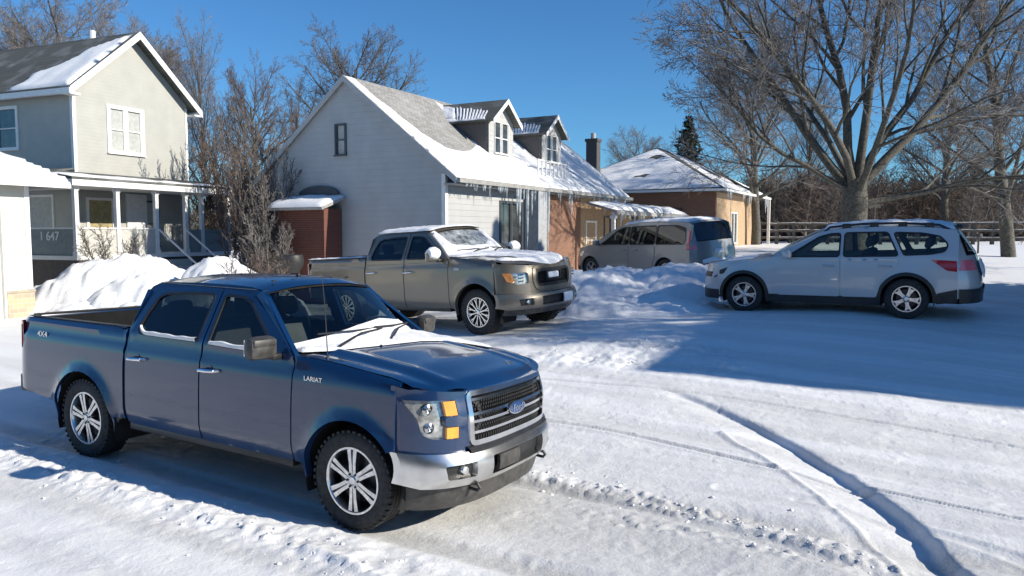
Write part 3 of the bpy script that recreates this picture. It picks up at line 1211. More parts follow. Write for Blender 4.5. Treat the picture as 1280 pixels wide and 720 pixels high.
    # ---- doors
    for s in (-1, 1):
        for nm, o2, win, hx in (('door', fdo, fwin, -1.70), ('door', rdo, rwin, -2.76)):
            d = MB()
            oo = rounded(grow(o2, -.004), .03)
            panel(d, oo, sidemap(s, 0.0), holes=[win], rim=(0, -s * .02, 0), step=.06, flip=s > 0)
            # black window surround
            ringo = grow(win, .018)
            panel(d, ringo, sidemap(s, .003), holes=[grow(win, -.008)], step=.12, rim=(0, -s * .02, 0), mi=1, flip=s > 0)
            do = d.build(nm, [P, M['black']], root, angle=35)
            g = MB()
            panel(g, grow(win, .006), sidemap(s, -.012), step=.2, flip=s > 0)
            g.build('window', M['tint'] if (nm and hx < -2) or not blue else M['sideglass'], do)
            hm = MB()
            wy = W(hx, 1.15)
            hm.tube([(hx - .11, s * (wy + .0), 1.125), (hx - .10, s * (wy + .04), 1.13), (hx, s * (wy + .05), 1.135), (hx + .10, s * (wy + .04), 1.14), (hx + .11, s * wy, 1.14)], [.016, .019, .02, .019, .016], 8)
            hm.tube([(hx - .0, s * (wy - .004), 1.13), (hx, s * (wy + .004), 1.13)], .05, 14, 1)
            hm.build('handle', [M['chrome'], P], do)
            if blue:
                # wet snow caught along the window sill
                sn = MB()
                base = [p for p in win if p[1] < ZB + .06]
                xs = sorted(set(round(p[0], 3) for p in win))
                x0, x1 = min(xs) + .02, max(xs) - .02
                rws = []
                for k in range(22):
                    x = x0 + (x1 - x0) * k / 21
                    zz = min([p[1] for p in win if abs(p[0] - x) < .16] + [ZB + .01])
                    th = .014 + .012 * noise.noise(Vector((x * 6, s, 1 if hx < -2 else 0)))
                    if hx < -2:
                        zz = ZB + .01 + .055 * max(0, (x0 + .12 - x) / .12) ** 2
                    else:
                        zz = lerp_curve([(-1.775, ZB + .005), (-1.25, ZB - .005), (-1.12, ZB - .042), (-.88, ZB - .03)])(x)
                    wv = W(x, zz)
                    rws.append([(x, s * (wv - .01), zz + .012 + th), (x, s * (wv + .012), zz + .008 + th), (x, s * (wv + .016), zz - .002), (x, s * (wv + .004), zz - .012)])
                loft(sn, rws)
                sn.build('sill_snow', M['snow'], do, angle=60)
        # ---- mirror
        mx, mz = -.86, 1.375
        mm = MB()
        my = W(mx, mz)
        mm.box(mx - .04, mx + .05, min(s * my, s * (my + .10)), max(s * my, s * (my + .10)), mz - .055, mz + .0, 1, b=.012)
        Mx = Matrix.Translation((mx, s * (my + .20), mz + .06)) @ Matrix.Rotation(s * math.radians(6), 4, 'Z')
        mm.box(-.07, .075, -.135, .135, -.095, .10, 0, Mx, b=.055)
        mm.box(-.077, -.065, -.105, .105, -.065, .07, 2, Mx)
        if blue:
            mm.box(.03, .082, -.115, .115, .01, .085, 3, Mx, b=.025)
        mm.build('mirror', [M['darkgrey'] if blue else P, M['black'], M['chrome'], M['darkgrey'] if blue else P], root)
        if not blue:
            sm = MB()
            sm.lathe([(0, -.13), (.075, -.12), (.115, -.05), (.12, .04), (.08, .12), (0, .13)], 14, 0, Matrix.Translation((mx + .02, s * (my + .20), mz + .11)))
            sm.build('mirror_snow', M['snow'], root)
    # ---- glass
    g = MB()

    def wsx(v, t, push=0):
        a = Vector((-.66 - .16 + .27 * (1 - v * v), .86 * v, 1.385 + .03 * (1 - v * v)))
        b = Vector((-1.335 + .05 * (1 - v * v), .715 * v, 1.862 + .055 * (1 - v * v)))
        p = a.lerp(b, t)
        p += Vector((.62, 0, .78)) * (.018 * math.sin(math.pi * t) + push)
        return p
    loft(g, [[wsx(k / 10, t / 8) for k in range(-10, 11)] for t in range(9)])
    g.build('windshield', M['winglass'] if blue else M['frostglass'], root)
    for s in (-1, 1):                              # A-pillars
        tr = MB()
        loft(tr, [[wsx(s * .975, t / 8, .006), wsx(s * 1.0, t / 8, .006) + Vector((0, s * .012, 0)), Vector((-.685 - .66 * t / 8, s * (W(-.7 - .6 * t / 8, ZB + .48 * t / 8) - .006), ZB + .485 * t / 8)), Vector((-.80 - .60 * t / 8, s * (W(-.7 - .6 * t / 8, ZB + .46 * t / 8) - .012), ZB - .01 + .465 * t / 8))] for t in range(9)])
        tr.build('windshield_pillar', P, root)
    tb = MB()
    loft(tb, [[wsx(k / 10, .93, .004) for k in range(-10, 11)], [wsx(k / 10, 1.0, .004) for k in range(-10, 11)]])
    tb.build('sun_band', M['black'], root)
    g = MB()
    panel(g, rounded([(-.64, rwz - .02), (.64, rwz - .02), (.60, 1.76), (-.60, 1.76)], .05), lambda u, v: Vector((-2.955 + .06 * sstep(1.4, 1.9, v), u, v)), step=.3)
    g.build('rear_window', M['sideglass'], root)
    # ---- interior
    it = MB()
    it.box(-2.9, -.75, -.86, .86, .56, .60)
    it.box(-1.12, -.62, -.84, .84, 1.0, 1.30, b=.06)
    it.box(-1.6, -1.0, -.14, .14, .6, 1.02, b=.04)
    loft(it, [[(x, y * .70 / 4, 1.872 + .02 * (1 - (y / 4) ** 2)) for y in range(-4, 5)] for x in (-2.85, -1.42)], 1)
    it.build('dashboard', [M['seat'], M['seatlight']], root)
    sw = MB()
    cen = Vector((-1.28, .40, 1.22))
    ring = [cen + Matrix.Rotation(math.radians(-22), 3, 'Y') @ Vector((0, .19 * math.cos(a), .19 * math.sin(a))) for a in np.linspace(0, 2 * math.pi, 25)]
    sw.tube(ring, .016, 6)
    sw.tube([cen, cen + Vector((.3, 0, -.12))], .03, 6)
    sw.build('steering_wheel', M['black'], root)
    for y in (-.42, .42):
        make_seat(root, -1.95, y, .78)
    make_seat(root, -2.62, -.42, .80, w=.62, h=.56)
    make_seat(root, -2.62, .42, .80, w=.62, h=.56)
    # ---- headlights
    for s in (-1, 1):
        hp = hlr if s > 0 else hll
        b = MB()
        panel(b, hp, lambda u, v: Vector((Xf(u, v) - .055, u, v)), step=.06)
        hb = b.build('headlight', M['lampin'], root)
        q = MB()
        panel(q, grow(hp, .004), lambda u, v: Vector((Xf(u, v) - .003, u, v)), step=.05, rim=(-.05, 0, 0))
        q.build('lens', M['lens'], hb)
        q = MB()
        if blue:
            for z0, z1 in ((1.016, 1.124), (.838, .924)):
                pp = [(s * .708, z0), (s * .794, z0), (s * .794, z1), (s * .708, z1)]
                q = MB()
                panel(q, pp, lambda u, v: Vector((Xf(u, v) + .002, u, v)), step=.05, rim=(-.02, 0, 0))
                q.build('turn_signal', M['amber'], hb)
            q = MB()
            for cy, cz, rr in ((.87, 1.06, .045), (.87, .92, .042)):
                q.lathe([(0, -.0), (rr * .5, -.012), (rr, .0), (rr * 1.12, .02)], 20, 0, Matrix.Translation((Xf(cy, cz) - .045, s * cy, cz)) @ Matrix.Rotation(math.pi / 2 + s * .5, 4, 'Z'))
            q.build('bulb', M['chrome'], hb)
        else:
            pp = [(s * .84, .92), (s * .925, .94), (s * .955, 1.09), (s * .88, 1.09)]
            panel(q, pp, lambda u, v: Vector((Xf(u, v) + .002, u, v)), step=.05, rim=(-.02, 0, 0))
            q.build('turn_signal', M['amberdim'], hb)
            q = MB()
            for zz in (.93, .985, 1.04):
                q.prism([(0, zz), (.03, zz), (.03, zz + .022), (0, zz + .022)], 1, min(s * .64, s * .83), max(s * .64, s * .83), 0, Matrix.Translation((Xf(.74, 1) - .05, 0, 0)))
            q.build('bulb', M['chrome'], hb)
    # ---- grille
    gm = lambda off: (lambda u, v: Vector((Xf(u, v) + off, u, v)))
    gr = MB()
    panel(gr, gro, gm(-.065), step=.1, mi=2)
    if blue:
        panel(gr, grow(gro, .012), gm(.016), holes=[grow(gro, -.03)], step=.05, rim=(-.06, 0, 0))
        for z0, z1, mi in ((1.10, 1.122, 0), (.99, 1.012, 0), (.93, .952, 0), (.842, .864, 0)):
            panel(gr, [(-.575, z0), (.575, z0), (.575, z1), (-.575, z1)], gm(-.002), step=.06, rim=(-.04, 0, 0), mi=mi)
        for s in (-1, 1):
            panel(gr, rounded([(s * .575, .84), (s * .47, .87), (s * .44, .93), (s * .44, 1.06), (s * .49, 1.12), (s * .575, 1.13)], .02), gm(-.03), holes=[rounded([(s * .56, .88), (s * .49, .90), (s * .47, .94), (s * .47, 1.04), (s * .50, 1.08), (s * .56, 1.09)], .02)], step=.06, rim=(-.03, 0, 0), mi=1)
        for z in np.arange(.80, 1.15, .028):
            k = int(round((z - .8) / .028))
            for j in range(-18, 19):
                y = j * .032 + (k % 2) * .016
                if abs(y) < .555:
                    gr.box(Xf(y, z) - .055, Xf(y, z) - .028, y - .009, y + .009, z - .004, z + .016, 1)
    else:
        panel(gr, grow(gro, .04), gm(.018), holes=[grow(gro, -.02)], step=.05, rim=(-.06, 0, 0), mi=3)
        panel(gr, grow(gro, -.02), gm(.006), holes=[grow(gro, -.07)], step=.05, rim=(-.04, 0, 0), mi=1)
        for z in np.arange(.84, 1.12, .03):
            k = int(round(z / .03))
            for j in range(-13, 14):
                y = j * .035 + (k % 2) * .017
                if abs(y) < .43:
                    gr.box(Xf(y, z) - .05, Xf(y, z) - .022, y - .011, y + .011, z - .007, z + .007, 1)
        panel(gr, rounded([(-.22, .92), (.22, .92), (.22, 1.09), (-.22, 1.09)], .02), gm(.012), holes=[rounded([(-.19, .945), (.19, .945), (.19, 1.065), (-.19, 1.065)], .02)], step=.08, rim=(-.03, 0, 0), mi=1)
        panel(gr, rounded([(-.15, .955), (.15, .955), (.15, 1.055), (-.15, 1.055)], .02), gm(.006), step=.08, rim=(-.03, 0, 0), mi=4)
    go = gr.build('grille', [M['chrome'], M['black'], M['void'], P, M['plate']], root, angle=30)
    if blue:
        e = MB()
        el = [(.135 * math.cos(a), .97 + .055 * math.sin(a)) for a in np.linspace(0, 2 * math.pi, 33)[:-1]]
        eli = [(.12 * math.cos(a), .97 + .043 * math.sin(a)) for a in np.linspace(0, 2 * math.pi, 33)[:-1]]
        panel(e, el, gm(.028), step=.04, rim=(-.03, 0, 0), mi=0)
        panel(e, eli, gm(.031), step=.04, rim=(-.01, 0, 0), mi=1)
        eo = e.build('emblem', [M['chrome'], M['ovalblue']], go)
        MM = Matrix.Translation((Xf(0, .97) + .033, 0, .968)) @ Matrix(((0, 0, 1, 0), (1, 0, 0, 0), (0, 1, 0, 0), (0, 0, 0, 1)))
        text_mesh('Ford', .082, M['chrome'], go, MM, 'emblem_lettering', .002)
    # ---- bumper
    bm_ = MB()
    bz0, bz1 = .455, .72
    bl = 1.0
    bprof = [(.0, bz0), (.03, bz0 + .02), (.05, bz0 + .09), (.05, bz0 + .17), (.03, bz1 - .03), (-.0, bz1)]
    yin = [(-.42, .50), (.42, .50), (.42, .655), (-.42, .655)]
    fogr = [(.60, .525), (.83, .525), (.85, .635), (.60, .645)]
    fogl = [(-a, b) for a, b in fogr][::-1]

    def bmap(off=0):
        def f(u, v):
            k = (v - bz0) / (bz1 - bz0)
            bulge = .05 * math.sin(max(0, min(1, k)) * math.pi) ** .6
            return Vector((superX(1.03, u, .36, X2 + .03) + bulge + off, u * (1 + 0 * k), v))
        return f
    bo2 = [(-1.02, bz0 + .03), (-.95, bz0), (.95, bz0), (1.02, bz0 + .03), (1.02, bz1 + .01), (.6, bz1), (0, bz1 - .01), (-.6, bz1), (-1.02, bz1 + .01)]
    panel(bm_, bo2, bmap(), holes=[rounded(yin, .02), rounded(fogr, .02), rounded(fogl, .02)], step=.05, rim=(-.07, 0, 0))
    panel(bm_, [(-.44, .49), (.44, .49), (.44, .67), (-.44, .67)], bmap(-.06), step=.1, mi=1)
    for s in (-1, 1):
        f = fogr if s > 0 else fogl
        panel(bm_, grow(f, .01), bmap(-.05), step=.1, mi=1)
    # return flange on top
    loft(bm_, [[bmap()(u, bz1), bmap()(u, bz1) + Vector((-.10, 0, .012))] for u in np.linspace(-1.02, 1.02, 30)], 0)
    bob = bm_.build('front_bumper', [M['dchrome'] if blue else P, M['black']], root, angle=40)
    pb = MB()
    if blue:
        panel(pb, rounded([(-.33, .515), (-.02, .515), (-.02, .64), (-.33, .64)], .01), bmap(-.005), step=.1, rim=(-.03, 0, 0))
        pb.build('plate_bracket', M['darkgrey'], bob)
    else:
        panel(pb, rounded([(.18, .50), (.48, .50), (.48, .66), (.18, .66)], .01), bmap(.012), step=.1, rim=(-.02, 0, 0))
        pb.build('licence_plate', M['plate'], bob)
    for s in (-1, 1):
        fl = MB()
        fl.lathe([(0, -.02), (.03, -.016), (.042, 0), (.045, .02)], 20, 0, Matrix.Translation(bmap(-.035)(s * .69, .585)) @ Matrix.Rotation(math.pi / 2 - s * -.35, 4, 'Z'))
        fl.build('fog_light', M['chrome'], bob)
        if blue:
            hk = MB()
            hk.tube([(.86, s * .56, .45), (.945, s * .56, .445), (.965, s * .56, .42), (.945, s * .56, .395), (.86, s * .56, .40)], .014, 8)
            hk.build('tow_hook', M['black'], bob)
    va = MB()
    if blue:
        loft(va, [[(superX(.96, u, .33, X2 - .02) + dx, u, z) for u in np.linspace(-.94, .94, 30)] for z, dx in ((.25, -.07), (.27, -.04), (.36, -.01), (.47, .01))])
        vl = MB()
        loft(vl, [[(superX(1.0, u, .40, X2) + dx, u, z) for u in np.linspace(-.64, .64, 24)] for z, dx in ((.70, .04), (.728, .05), (.752, .02), (.765, -.03))])
        vl.build('valance', M['black'], root)
    else:
        loft(va, [[(superX(.98, u, .33, X2) + dx, u, z) for u in np.linspace(-.94, .94, 30)] for z, dx in ((.35, -.08), (.38, -.03), (.47, .02))])
    va.build('air_dam', M['darkgrey'], root)
    # ---- tail: gate, lamps, bumper
    tg = MB()
    tg.box(-4.955, -4.90, -.80, .80, .72, 1.40, b=.02)
    tg.box(-4.899, -4.885, -.80, .80, .84, 1.375, 1)
    tg.box(-4.957, -4.886, -.80, .80, 1.401, 1.415, 2)
    to = tg.build('tailgate', [P, M['liner'], M['black']], root)
    q = MB()
    q.box(-4.975, -4.955, -.12, .12, 1.18, 1.25, b=.008)
    q.build('handle', M['black'], to)
    for s in (-1, 1):
        q = MB()

        def tl(off):
            def f(u, v):
                # u runs round the corner: 0 rear face .. 1 side
                a = (u) * math.pi / 2
                return Vector((-4.83 - (.135 + off) * math.cos(a), s * (.83 + (.145 + off) * math.sin(a)), v))
            return f
        rows = [[tl(.006)(u, z) for u in np.linspace(-.0, 1.0, 9)] for z in (1.0, 1.02, 1.15, 1.30, 1.35)]
        loft(q, rows)
        ql = q.build('tail_light', M['red'], root)
        q = MB()
        loft(q, [[tl(.012)(u, z) for u in np.linspace(.25, .85, 6)] for z in (1.05, 1.07, 1.29, 1.31)])
        q.build('lens', M['redhi'], ql)
        # body corner behind lamp
    rb = MB()
    rb.box(-5.03, -4.90, -.93, .93, .55, .74, b=.03)
    for s in (-1, 1):
        rb.box(-4.95, -4.62, min(s * .86, s * .965), max(s * .86, s * .965), .55, .74, b=.03)
    rb.box(-5.02, -4.9, -.35, .35, .50, .60, b=.02)
    rb.build('rear_bumper', M['black'] if not blue else M['darkgrey'], root)
    # mud flaps / wheels
    for s in (-1, 1):
        for cx in (0, WB):
            make_wheel(root, cx, s * .855, R, .272 if blue else .262, .27, 6, 'six' if blue else 'multi', s)
    # gap shadow strips are the open seams; wipers
    wp = MB()
    for a, b in (((-.55, -.62), (-.62, .10)), ((-.50, .02), (-.66, .70))):
        z0 = 1.395
        p0 = Vector((a[0], a[1], 1.40))
        p1 = wsx(b[1] / .86, .10, .05)
        p2 = wsx(a[1] / .86, .14, .045)
        wp.tube([p0 + Vector((.04, .05, .02)), p0.lerp(p1, .5) + Vector((.03, 0, .045)), p1], [.014, .011, .008], 6)
        wp.tube([p2, wsx((a[1] + b[1]) / 2 / .86, .12, .05), wsx(min(.95, (b[1] + .25) / .86), .12, .045)], .008, 5)
    wp.build('wiper', M['black'], root)
    return wsx, W, zt, Xf


def snow_sheet(name, parent, outline, mapf, th=.03, step=.05, seed=0, label=None):
    """a snow layer that follows a surface and thins to nothing at its border"""
    mb = MB()
    ol = [tuple(p) for p in densify(outline, step)]
    arr = np.array(ol)

    def f(u, v):
        d = math.sqrt(((arr - (u, v)) ** 2).sum(1).min())
        k = min(1, d / .07)
        h = th * (k ** .5) * (.75 + .6 * noise.noise(Vector((u * 5, v * 5, seed)))) + .010 * noise.noise(Vector((u * 22, v * 22, seed + 3))) * k
        return mapf(u, v, h)
    panel(mb, ol, f, step=step)
    o = mb.build(name, M['snow'], parent, angle=None)
    if label:
        o['label'] = label
    return o


def ground_pose(x, y, yaw, wb=3.68, tr=.86, sink=.02):
    f = Vector((math.cos(yaw), math.sin(yaw)))
    l = Vector((-f.y, f.x))
    pts = {}
    for i, a in (('f', 0), ('r', -wb)):
        for j, b in (('l', tr), ('r', -tr)):
            p = Vector((x, y)) + f * a + l * b
            pts[i + j] = Vector((p.x, p.y, gz(p.x, p.y)))
    fx = ((pts['fl'] + pts['fr']) - (pts['rl'] + pts['rr'])).normalized()
    ly = ((pts['fl'] + pts['rl']) - (pts['fr'] + pts['rr'])).normalized()
    up = fx.cross(ly).normalized()
    ly = up.cross(fx)
    o = (pts['fl'] + pts['fr']) / 2 - up * sink
    Mx = Matrix(((fx.x, ly.x, up.x, o.x), (fx.y, ly.y, up.y, o.y), (fx.z, ly.z, up.z, o.z), (0, 0, 0, 1)))
    return Mx


# ---- blue truck
t1 = empty('pickup_truck', mat=ground_pose(*BLUE_P, sink=.015))
tag(t1, 'dark blue crew cab pickup truck with chrome grille parked nearest in the snow', 'pickup truck')
wsx, Wb, ztb, Xfb = make_pickup('blue', t1)


def hood_z(x, y, zt=ztb):
    return zt(x) + .006 + .042 * (1 - min(1, abs(y) / .92) ** 2.2)


def cowl_map(u, v, h):
    """u across (y), v: <0 up the glass, >0 metres forward on the hood"""
    if v < 0:
        t = min(.95, -v / .82)
        p = wsx(u / .86, t, 0) + Vector((.62, 0, .78)) * (h + .004)
        return p
    k = u / .86
    base = wsx(k, 0, 0)
    x = base.x + v
    w = min(1, v / .12)
    z = base.z * (1 - w) + hood_z(x, u) * w
    return Vector((x, u, z + h + .006))


snow_sheet('snow_cover', t1, [(-.86, .15), (-.84, -.07), (-.5, -.12), (-.1, -.20), (.3, -.25), (.70, -.20), (.86, -.07), (.885, .2), (.88, .55), (.865, 1.05), (.80, .95), (.70, .70), (.58, .48), (.3, .30), (0, .23), (-.4, .19), (-.7, .20)],
           cowl_map, .028, .04, 2)
an = MB()
an.tube([(-.40, -.84, 1.33), (-.40, -.84, 1.37)], [.02, .012], 8)
an.tube([(-.40, -.84, 1.37), (-.43, -.84, 1.75), (-.47, -.84, 2.06)], [.005, .0035, .003], 6)
an.build('antenna', M['black'], t1)
for s in (-1, 1):
    RM = Matrix(((1, 0, 0, 0), (0, 0, -1, 0), (0, 1, 0, 0), (0, 0, 0, 1))) if s < 0 else Matrix(((-1, 0, 0, 0), (0, 0, 1, 0), (0, 1, 0, 0), (0, 0, 0, 1)))
    text_mesh('LARIAT', .055, M['chrome'], t1, Matrix.Translation((-.42, s * (Wb(-.42, 1.2) + .004), 1.195)) @ RM, 'fender_lettering', .003, xs=1.15)
    text_mesh('4X4', .085, M['chrome'], t1, Matrix.Translation((-4.45, s * (Wb(-4.45, 1.22) + .004), 1.235)) @ RM, 'bed_lettering', .001, xs=1.3)
rf = MB()
rf.box(-1.62, -1.58, -.02, .02, 1.962, 1.99, b=.008)
for k in range(5):
    rf.box(-1.42, -1.40, -.5 + k * .25 - .02, -.5 + k * .25 + .02, 1.94, 1.955)
rf.build('roof_marker', M['black'], t1)

# ---- bronze truck
TP = (.04, 14.1, math.radians(-39.5))
t2 = empty('pickup_truck', mat=ground_pose(*TP, sink=.02))
tag(t2, 'bronze crew cab pickup truck with snow on its hood and roof, behind the blue one', 'pickup truck')
wsx2, W2, zt2, Xf2 = make_pickup('bronze', t2)
snow_sheet('snow_cover', t2, rounded([(-2.86, -.70), (-1.32, -.70), (-1.27, -.3), (-1.25, .3), (-1.32, .70), (-2.86, .70)], .05), lambda u, v, h: Vector((u, v, 1.885 + .072 * (1 - (abs(v) / .75) ** 2.6) + h + .004)), .045, .07, 4, 'snow on the cab roof')


def t2cowl(u, v, h):
    if v < 0:
        return wsx2(u / .86, min(1, -v / .82), 0) + Vector((.62, 0, .78)) * (h + .004)
    base = wsx2(u / .86, 0, 0)
    x = base.x + v
    w = min(1, v / .12)
    return Vector((x, u, base.z * (1 - w) + hood_z(x, u, zt2) * w + h + .008 - .05 * max(0, (x - .72) / .2) ** 2))


snow_sheet('snow_cover', t2, [(-.86, .3), (-.86, -.1), (-.83, -.9), (-.72, -.9), (-.60, -.34), (-.2, -.24), (.25, -.26), (.62, -.45), (.74, -.84), (.82, -.9), (.86, -.1), (.89, .5), (.88, 1.30), (.5, 1.48), (.1, 1.50), (-.2, 1.48), (-.5, 1.42), (-.84, 1.28), (-.80, 1.1), (-.4, 1.2), (-.36, .9), (-.55, .5)],
           t2cowl, .04, .05, 6, 'snow on the hood and round the windshield')
for s in (-1, 1):
    snow_sheet('snow_cover', t2, [(-4.9, .82), (-4.9, .95), (-3.05, .95), (-3.05, .82)], lambda u, v, h, s=s: Vector((u, s * v, zt2(u) + h + .012)), .035, .05, 8, 'thin snow on the bed rail')
tc2 = MB()
loft(tc2, [[(x, y * .82 / 6, 1.43 + .01 * (1 - (y / 6) ** 2)) for y in range(-6, 7)] for x in np.linspace(-4.88, -3.04, 8)])
tc2.build('tonneau_cover', M['black'], t2)
for s in (-1, 1):
    RM = Matrix(((1, 0, 0, 0), (0, 0, -1, 0), (0, 1, 0, 0), (0, 0, 0, 1))) if s < 0 else Matrix(((-1, 0, 0, 0), (0, 0, 1, 0), (0, 1, 0, 0), (0, 0, 0, 1)))
    text_mesh('4X4', .075, M['plate'], t2, Matrix.Translation((-.45, s * (W2(-.45, 1.2) + .004), 1.18)) @ RM, 'fender_lettering', .003)


# ------------------------------------------------------------------ wagon and minivan
def make_car(root, D):
    P = D['paint']
    W0, X1, X2, X3, X4 = D['W0'], D['x1'], D['x2'], D['x3'], D['x4']       # X3 rear corner start, X4 rear tip
    R, AR, WB = D['R'], D['AR'], D['WB']
    top = D['top']                                   # upper silhouette, front to rear (x, z)
    ZB = D['belt']
    zs = D['sill']

    def W(x, z):
        w = W0 - .03 * ((z - .65) / .4) ** 2 * (1 if z < ZB else 0)
        if z >= ZB:
            w -= .03 * ((ZB - .65) / .4) ** 2 + (z - ZB) * D['tumble']
        w -= .012 * math.exp(-((z - ZB + .06) / .03) ** 2)
        for cx in (0, WB):
            d = math.hypot(x - cx, z - R)
            if z > R - .1:
                w += .022 * math.exp(-((d - AR) / .07) ** 2)
        if x > X1:
            w = min(w, superW(w, x, X1, X2, 2.6))
        if x < X3:
            w = min(w, superW(w, -x, -X3, -X4, 3.0))
        return w

    def sm(s, off=0.):
        return lambda u, v: Vector((u, s * (W(u, v) + off), v))
    body = MB()
    nose = D['nose']
    lower = [(X1 + .12, zs + .05), (AR + .01, zs + .02)] + arch(0, R, AR, math.degrees(math.asin((zs + .03 - R) / AR)), 180 - math.degrees(math.asin((zs + .03 - R) / AR))) \
        + [(-AR - .01, zs + .02), (WB + AR + .01, zs + .02)] + arch(WB, R, AR, math.degrees(math.asin((zs + .03 - R) / AR)), 180 - math.degrees(math.asin((zs + .03 - R) / AR))) + [(WB - AR - .01, zs + .04), (X3 - .05, zs + .10)]
    xr = X3 - .05
    xf = X1 + .12
    sil = [p for p in top if xr < p[0] < xf]
    fz = lerp_curve(sorted(top))(xf)
    rz = [p for p in top if p[0] <= xr]
    outline = lower + [(xr, lerp_curve(sorted(top))(xr))] + [(x, z) for x, z in reversed(sil)] + [(xf, fz)]
    wins = [rounded(w, .045) for w in D['windows']]
    for s in (-1, 1):
        panel(body, outline, sm(s), holes=wins, rim=(0, -s * .04, 0), step=.06, flip=s < 0)
        body.box(WB + .3, -.3, min(s * .5, s * (W0 - .08)), max(s * .5, s * (W0 - .08)), zs - .02, zs + .12, 2)
        for cx in (0, WB):
            body.lathe([(AR + .012, s * (W0 - .02)), (AR + .02, s * .45)], 22, 2, Matrix.Translation((cx, 0, R)), -.35, math.pi + .35)
            panel(body, arch(cx, R, AR + .02, -15, 195), lambda u, v, s=s: Vector((u, s * .46, v)), step=.3, mi=2)
    body.box(X4 + .3, X2 - .3, -.5, .5, zs - .03, zs + .2, 2)
    for cx in (0, WB):
        body.tube([(cx, -.7, R), (cx, .7, R)], .05, 8, 2)
    # nose and tail skins
    zf = [zs + .06, zs + .15, .45, .6, fz - .08, fz - .02, fz]

    def skin(sgn, zlist, back=0.0):
        rows = []
        for z in zlist:
            row = []
            for k in range(-14, 15):
                v = k / 14
                if sgn > 0:
                    w0 = W(xf, z)
                    y = v * w0
                    x = superX(W(X1, z), y, X1, X2, 2.6) - D['rakef'] * max(0, z - .6)
                    x = max(x, xf) if abs(v) > .99 else x
                    if abs(v) > .99:
                        x = xf
                else:
                    w0 = W(xr, z)
                    y = v * w0
                    x = -superX(W(X3, z), y, -X3, -X4, 3.0) + lerp_curve(D['tailrake'])(z)
                    if abs(v) > .99:
                        x = xr
                row.append((x, y, z))
            rows.append(row)
        return rows
    fr = skin(1, zf)
    loft(body, fr)
    # hood rows from the nose to the cowl
    cow = D['cowl']
    rows = [fr[-1]]
    for x, z in [p for p in reversed(sil) if p[0] > cow[0]] + [cow] if False else [p for p in sil if p[0] > cow[0] - 1e-6]:
        w = W(x, z)
        rows.append([(x + .10 * (1 - (k / 14) ** 2) * (1 if x < 0 else .5), w * k / 14, z + .05 * (1 - abs(k / 14) ** 2.2)) for k in range(-14, 15)])
    hb = MB()
    loft(hb, rows)
    hb.build('hood', P, root, angle=50)

    # windshield
    wt = D['wstop']

    def ws(v, t, push=0):
        a = Vector((cow[0] + .12 * (1 - v * v), (W(*cow) - .03) * v, cow[1] + .045 * (1 - v * v)))
        b = Vector((wt[0] + .08 * (1 - v * v), (W(*wt) - .02) * v, wt[1] + .05 * (1 - v * v)))
        return a.lerp(b, t) + Vector((.5, 0, .85)) * (.02 * math.sin(math.pi * t) + push)
    g = MB()
    loft(g, [[ws(k / 10, t / 6) for k in range(-10, 11)] for t in range(7)])
    g.build('windshield', D['glass'], root)
    # roof
    rf = MB()
    rrows = []
    rt = D['rgtop']
    for x, z in [p for p in sil if rt[0] - 1e-6 <= p[0] <= wt[0] + 1e-6]:
        w = W(x, z)
        rrows.append([(x + (.08 * (1 - (k / 12) ** 2) if x > wt[0] - .4 else 0), w * k / 12, z + .05 * (1 - abs(k / 12) ** 2.6)) for k in range(-12, 13)])
    loft(rf, rrows)
    rf.build('roof', P, root, angle=50)

    def rg(v, t, off=0):
        rb = D['rgbot']
        a = Vector((rt[0], (W(*rt) - .0) * v, rt[1] + .05 * (1 - abs(v) ** 2.6)))
        xb = -superX(W(X3, rb[1]), abs(v) * W(xr, rb[1]), -X3, -X4, 3.0) + lerp_curve(D['tailrake'])(rb[1])
        b = Vector((xb if abs(v) < .99 else xr, W(xr, rb[1]) * v, rb[1]))
        return a.lerp(b, t) + Vector((-.8, 0, .4)) * off
    # tailgate upper frame and glass
    tg = MB()
    loft(tg, [[rg(k / 12, t / 6) for k in range(-12, 13)] for t in (0, .6)])
    loft(tg, [[rg(k / 12, t / 6) for k in (-12, -11, -10)] for t in range(7)])
    loft(tg, [[rg(k / 12, t / 6) for k in (10, 11, 12)] for t in range(7)])
    zl = [D['rgbot'][1], .95, .8, .66, .56, .45, zs + .1]
    sk = skin(-1, zl)
    loft(tg, sk)
    tgo = tg.build('tailgate', [P], root, angle=45)
    g = MB()
    loft(g, [[rg(k / 12, t / 6, .008) for k in range(-10, 11)] for t in (.6, 2, 4, 5.8)])
    g.build('rear_window', M['tint'], tgo)
    q = MB()
    q.box(sk[2][14][0] - .012, sk[2][14][0] + .02, -.2, .2, .80, .92, b=.006)
    q.build('licence_plate', M['plate'], tgo)
    body.build('body', [P, M['black'], M['void']], root, angle=45)
    # pillars between hood and roof edge
    for s in (-1, 1):
        ap = MB()
        loft(ap, [[ws(s * .97, t / 6, .006), ws(s * 1.0, t / 6, .0) + Vector((0, s * .03, 0)), Vector((cow[0] + (wt[0] - cow[0]) * t / 6, s * (W(cow[0] + (wt[0] - cow[0]) * t / 6, cow[1] + (wt[1] - cow[1]) * t / 6) + .004), cow[1] + (wt[1] - cow[1]) * t / 6 - .01))] for t in range(7)])
        ap.build('windshield_pillar', P, root)
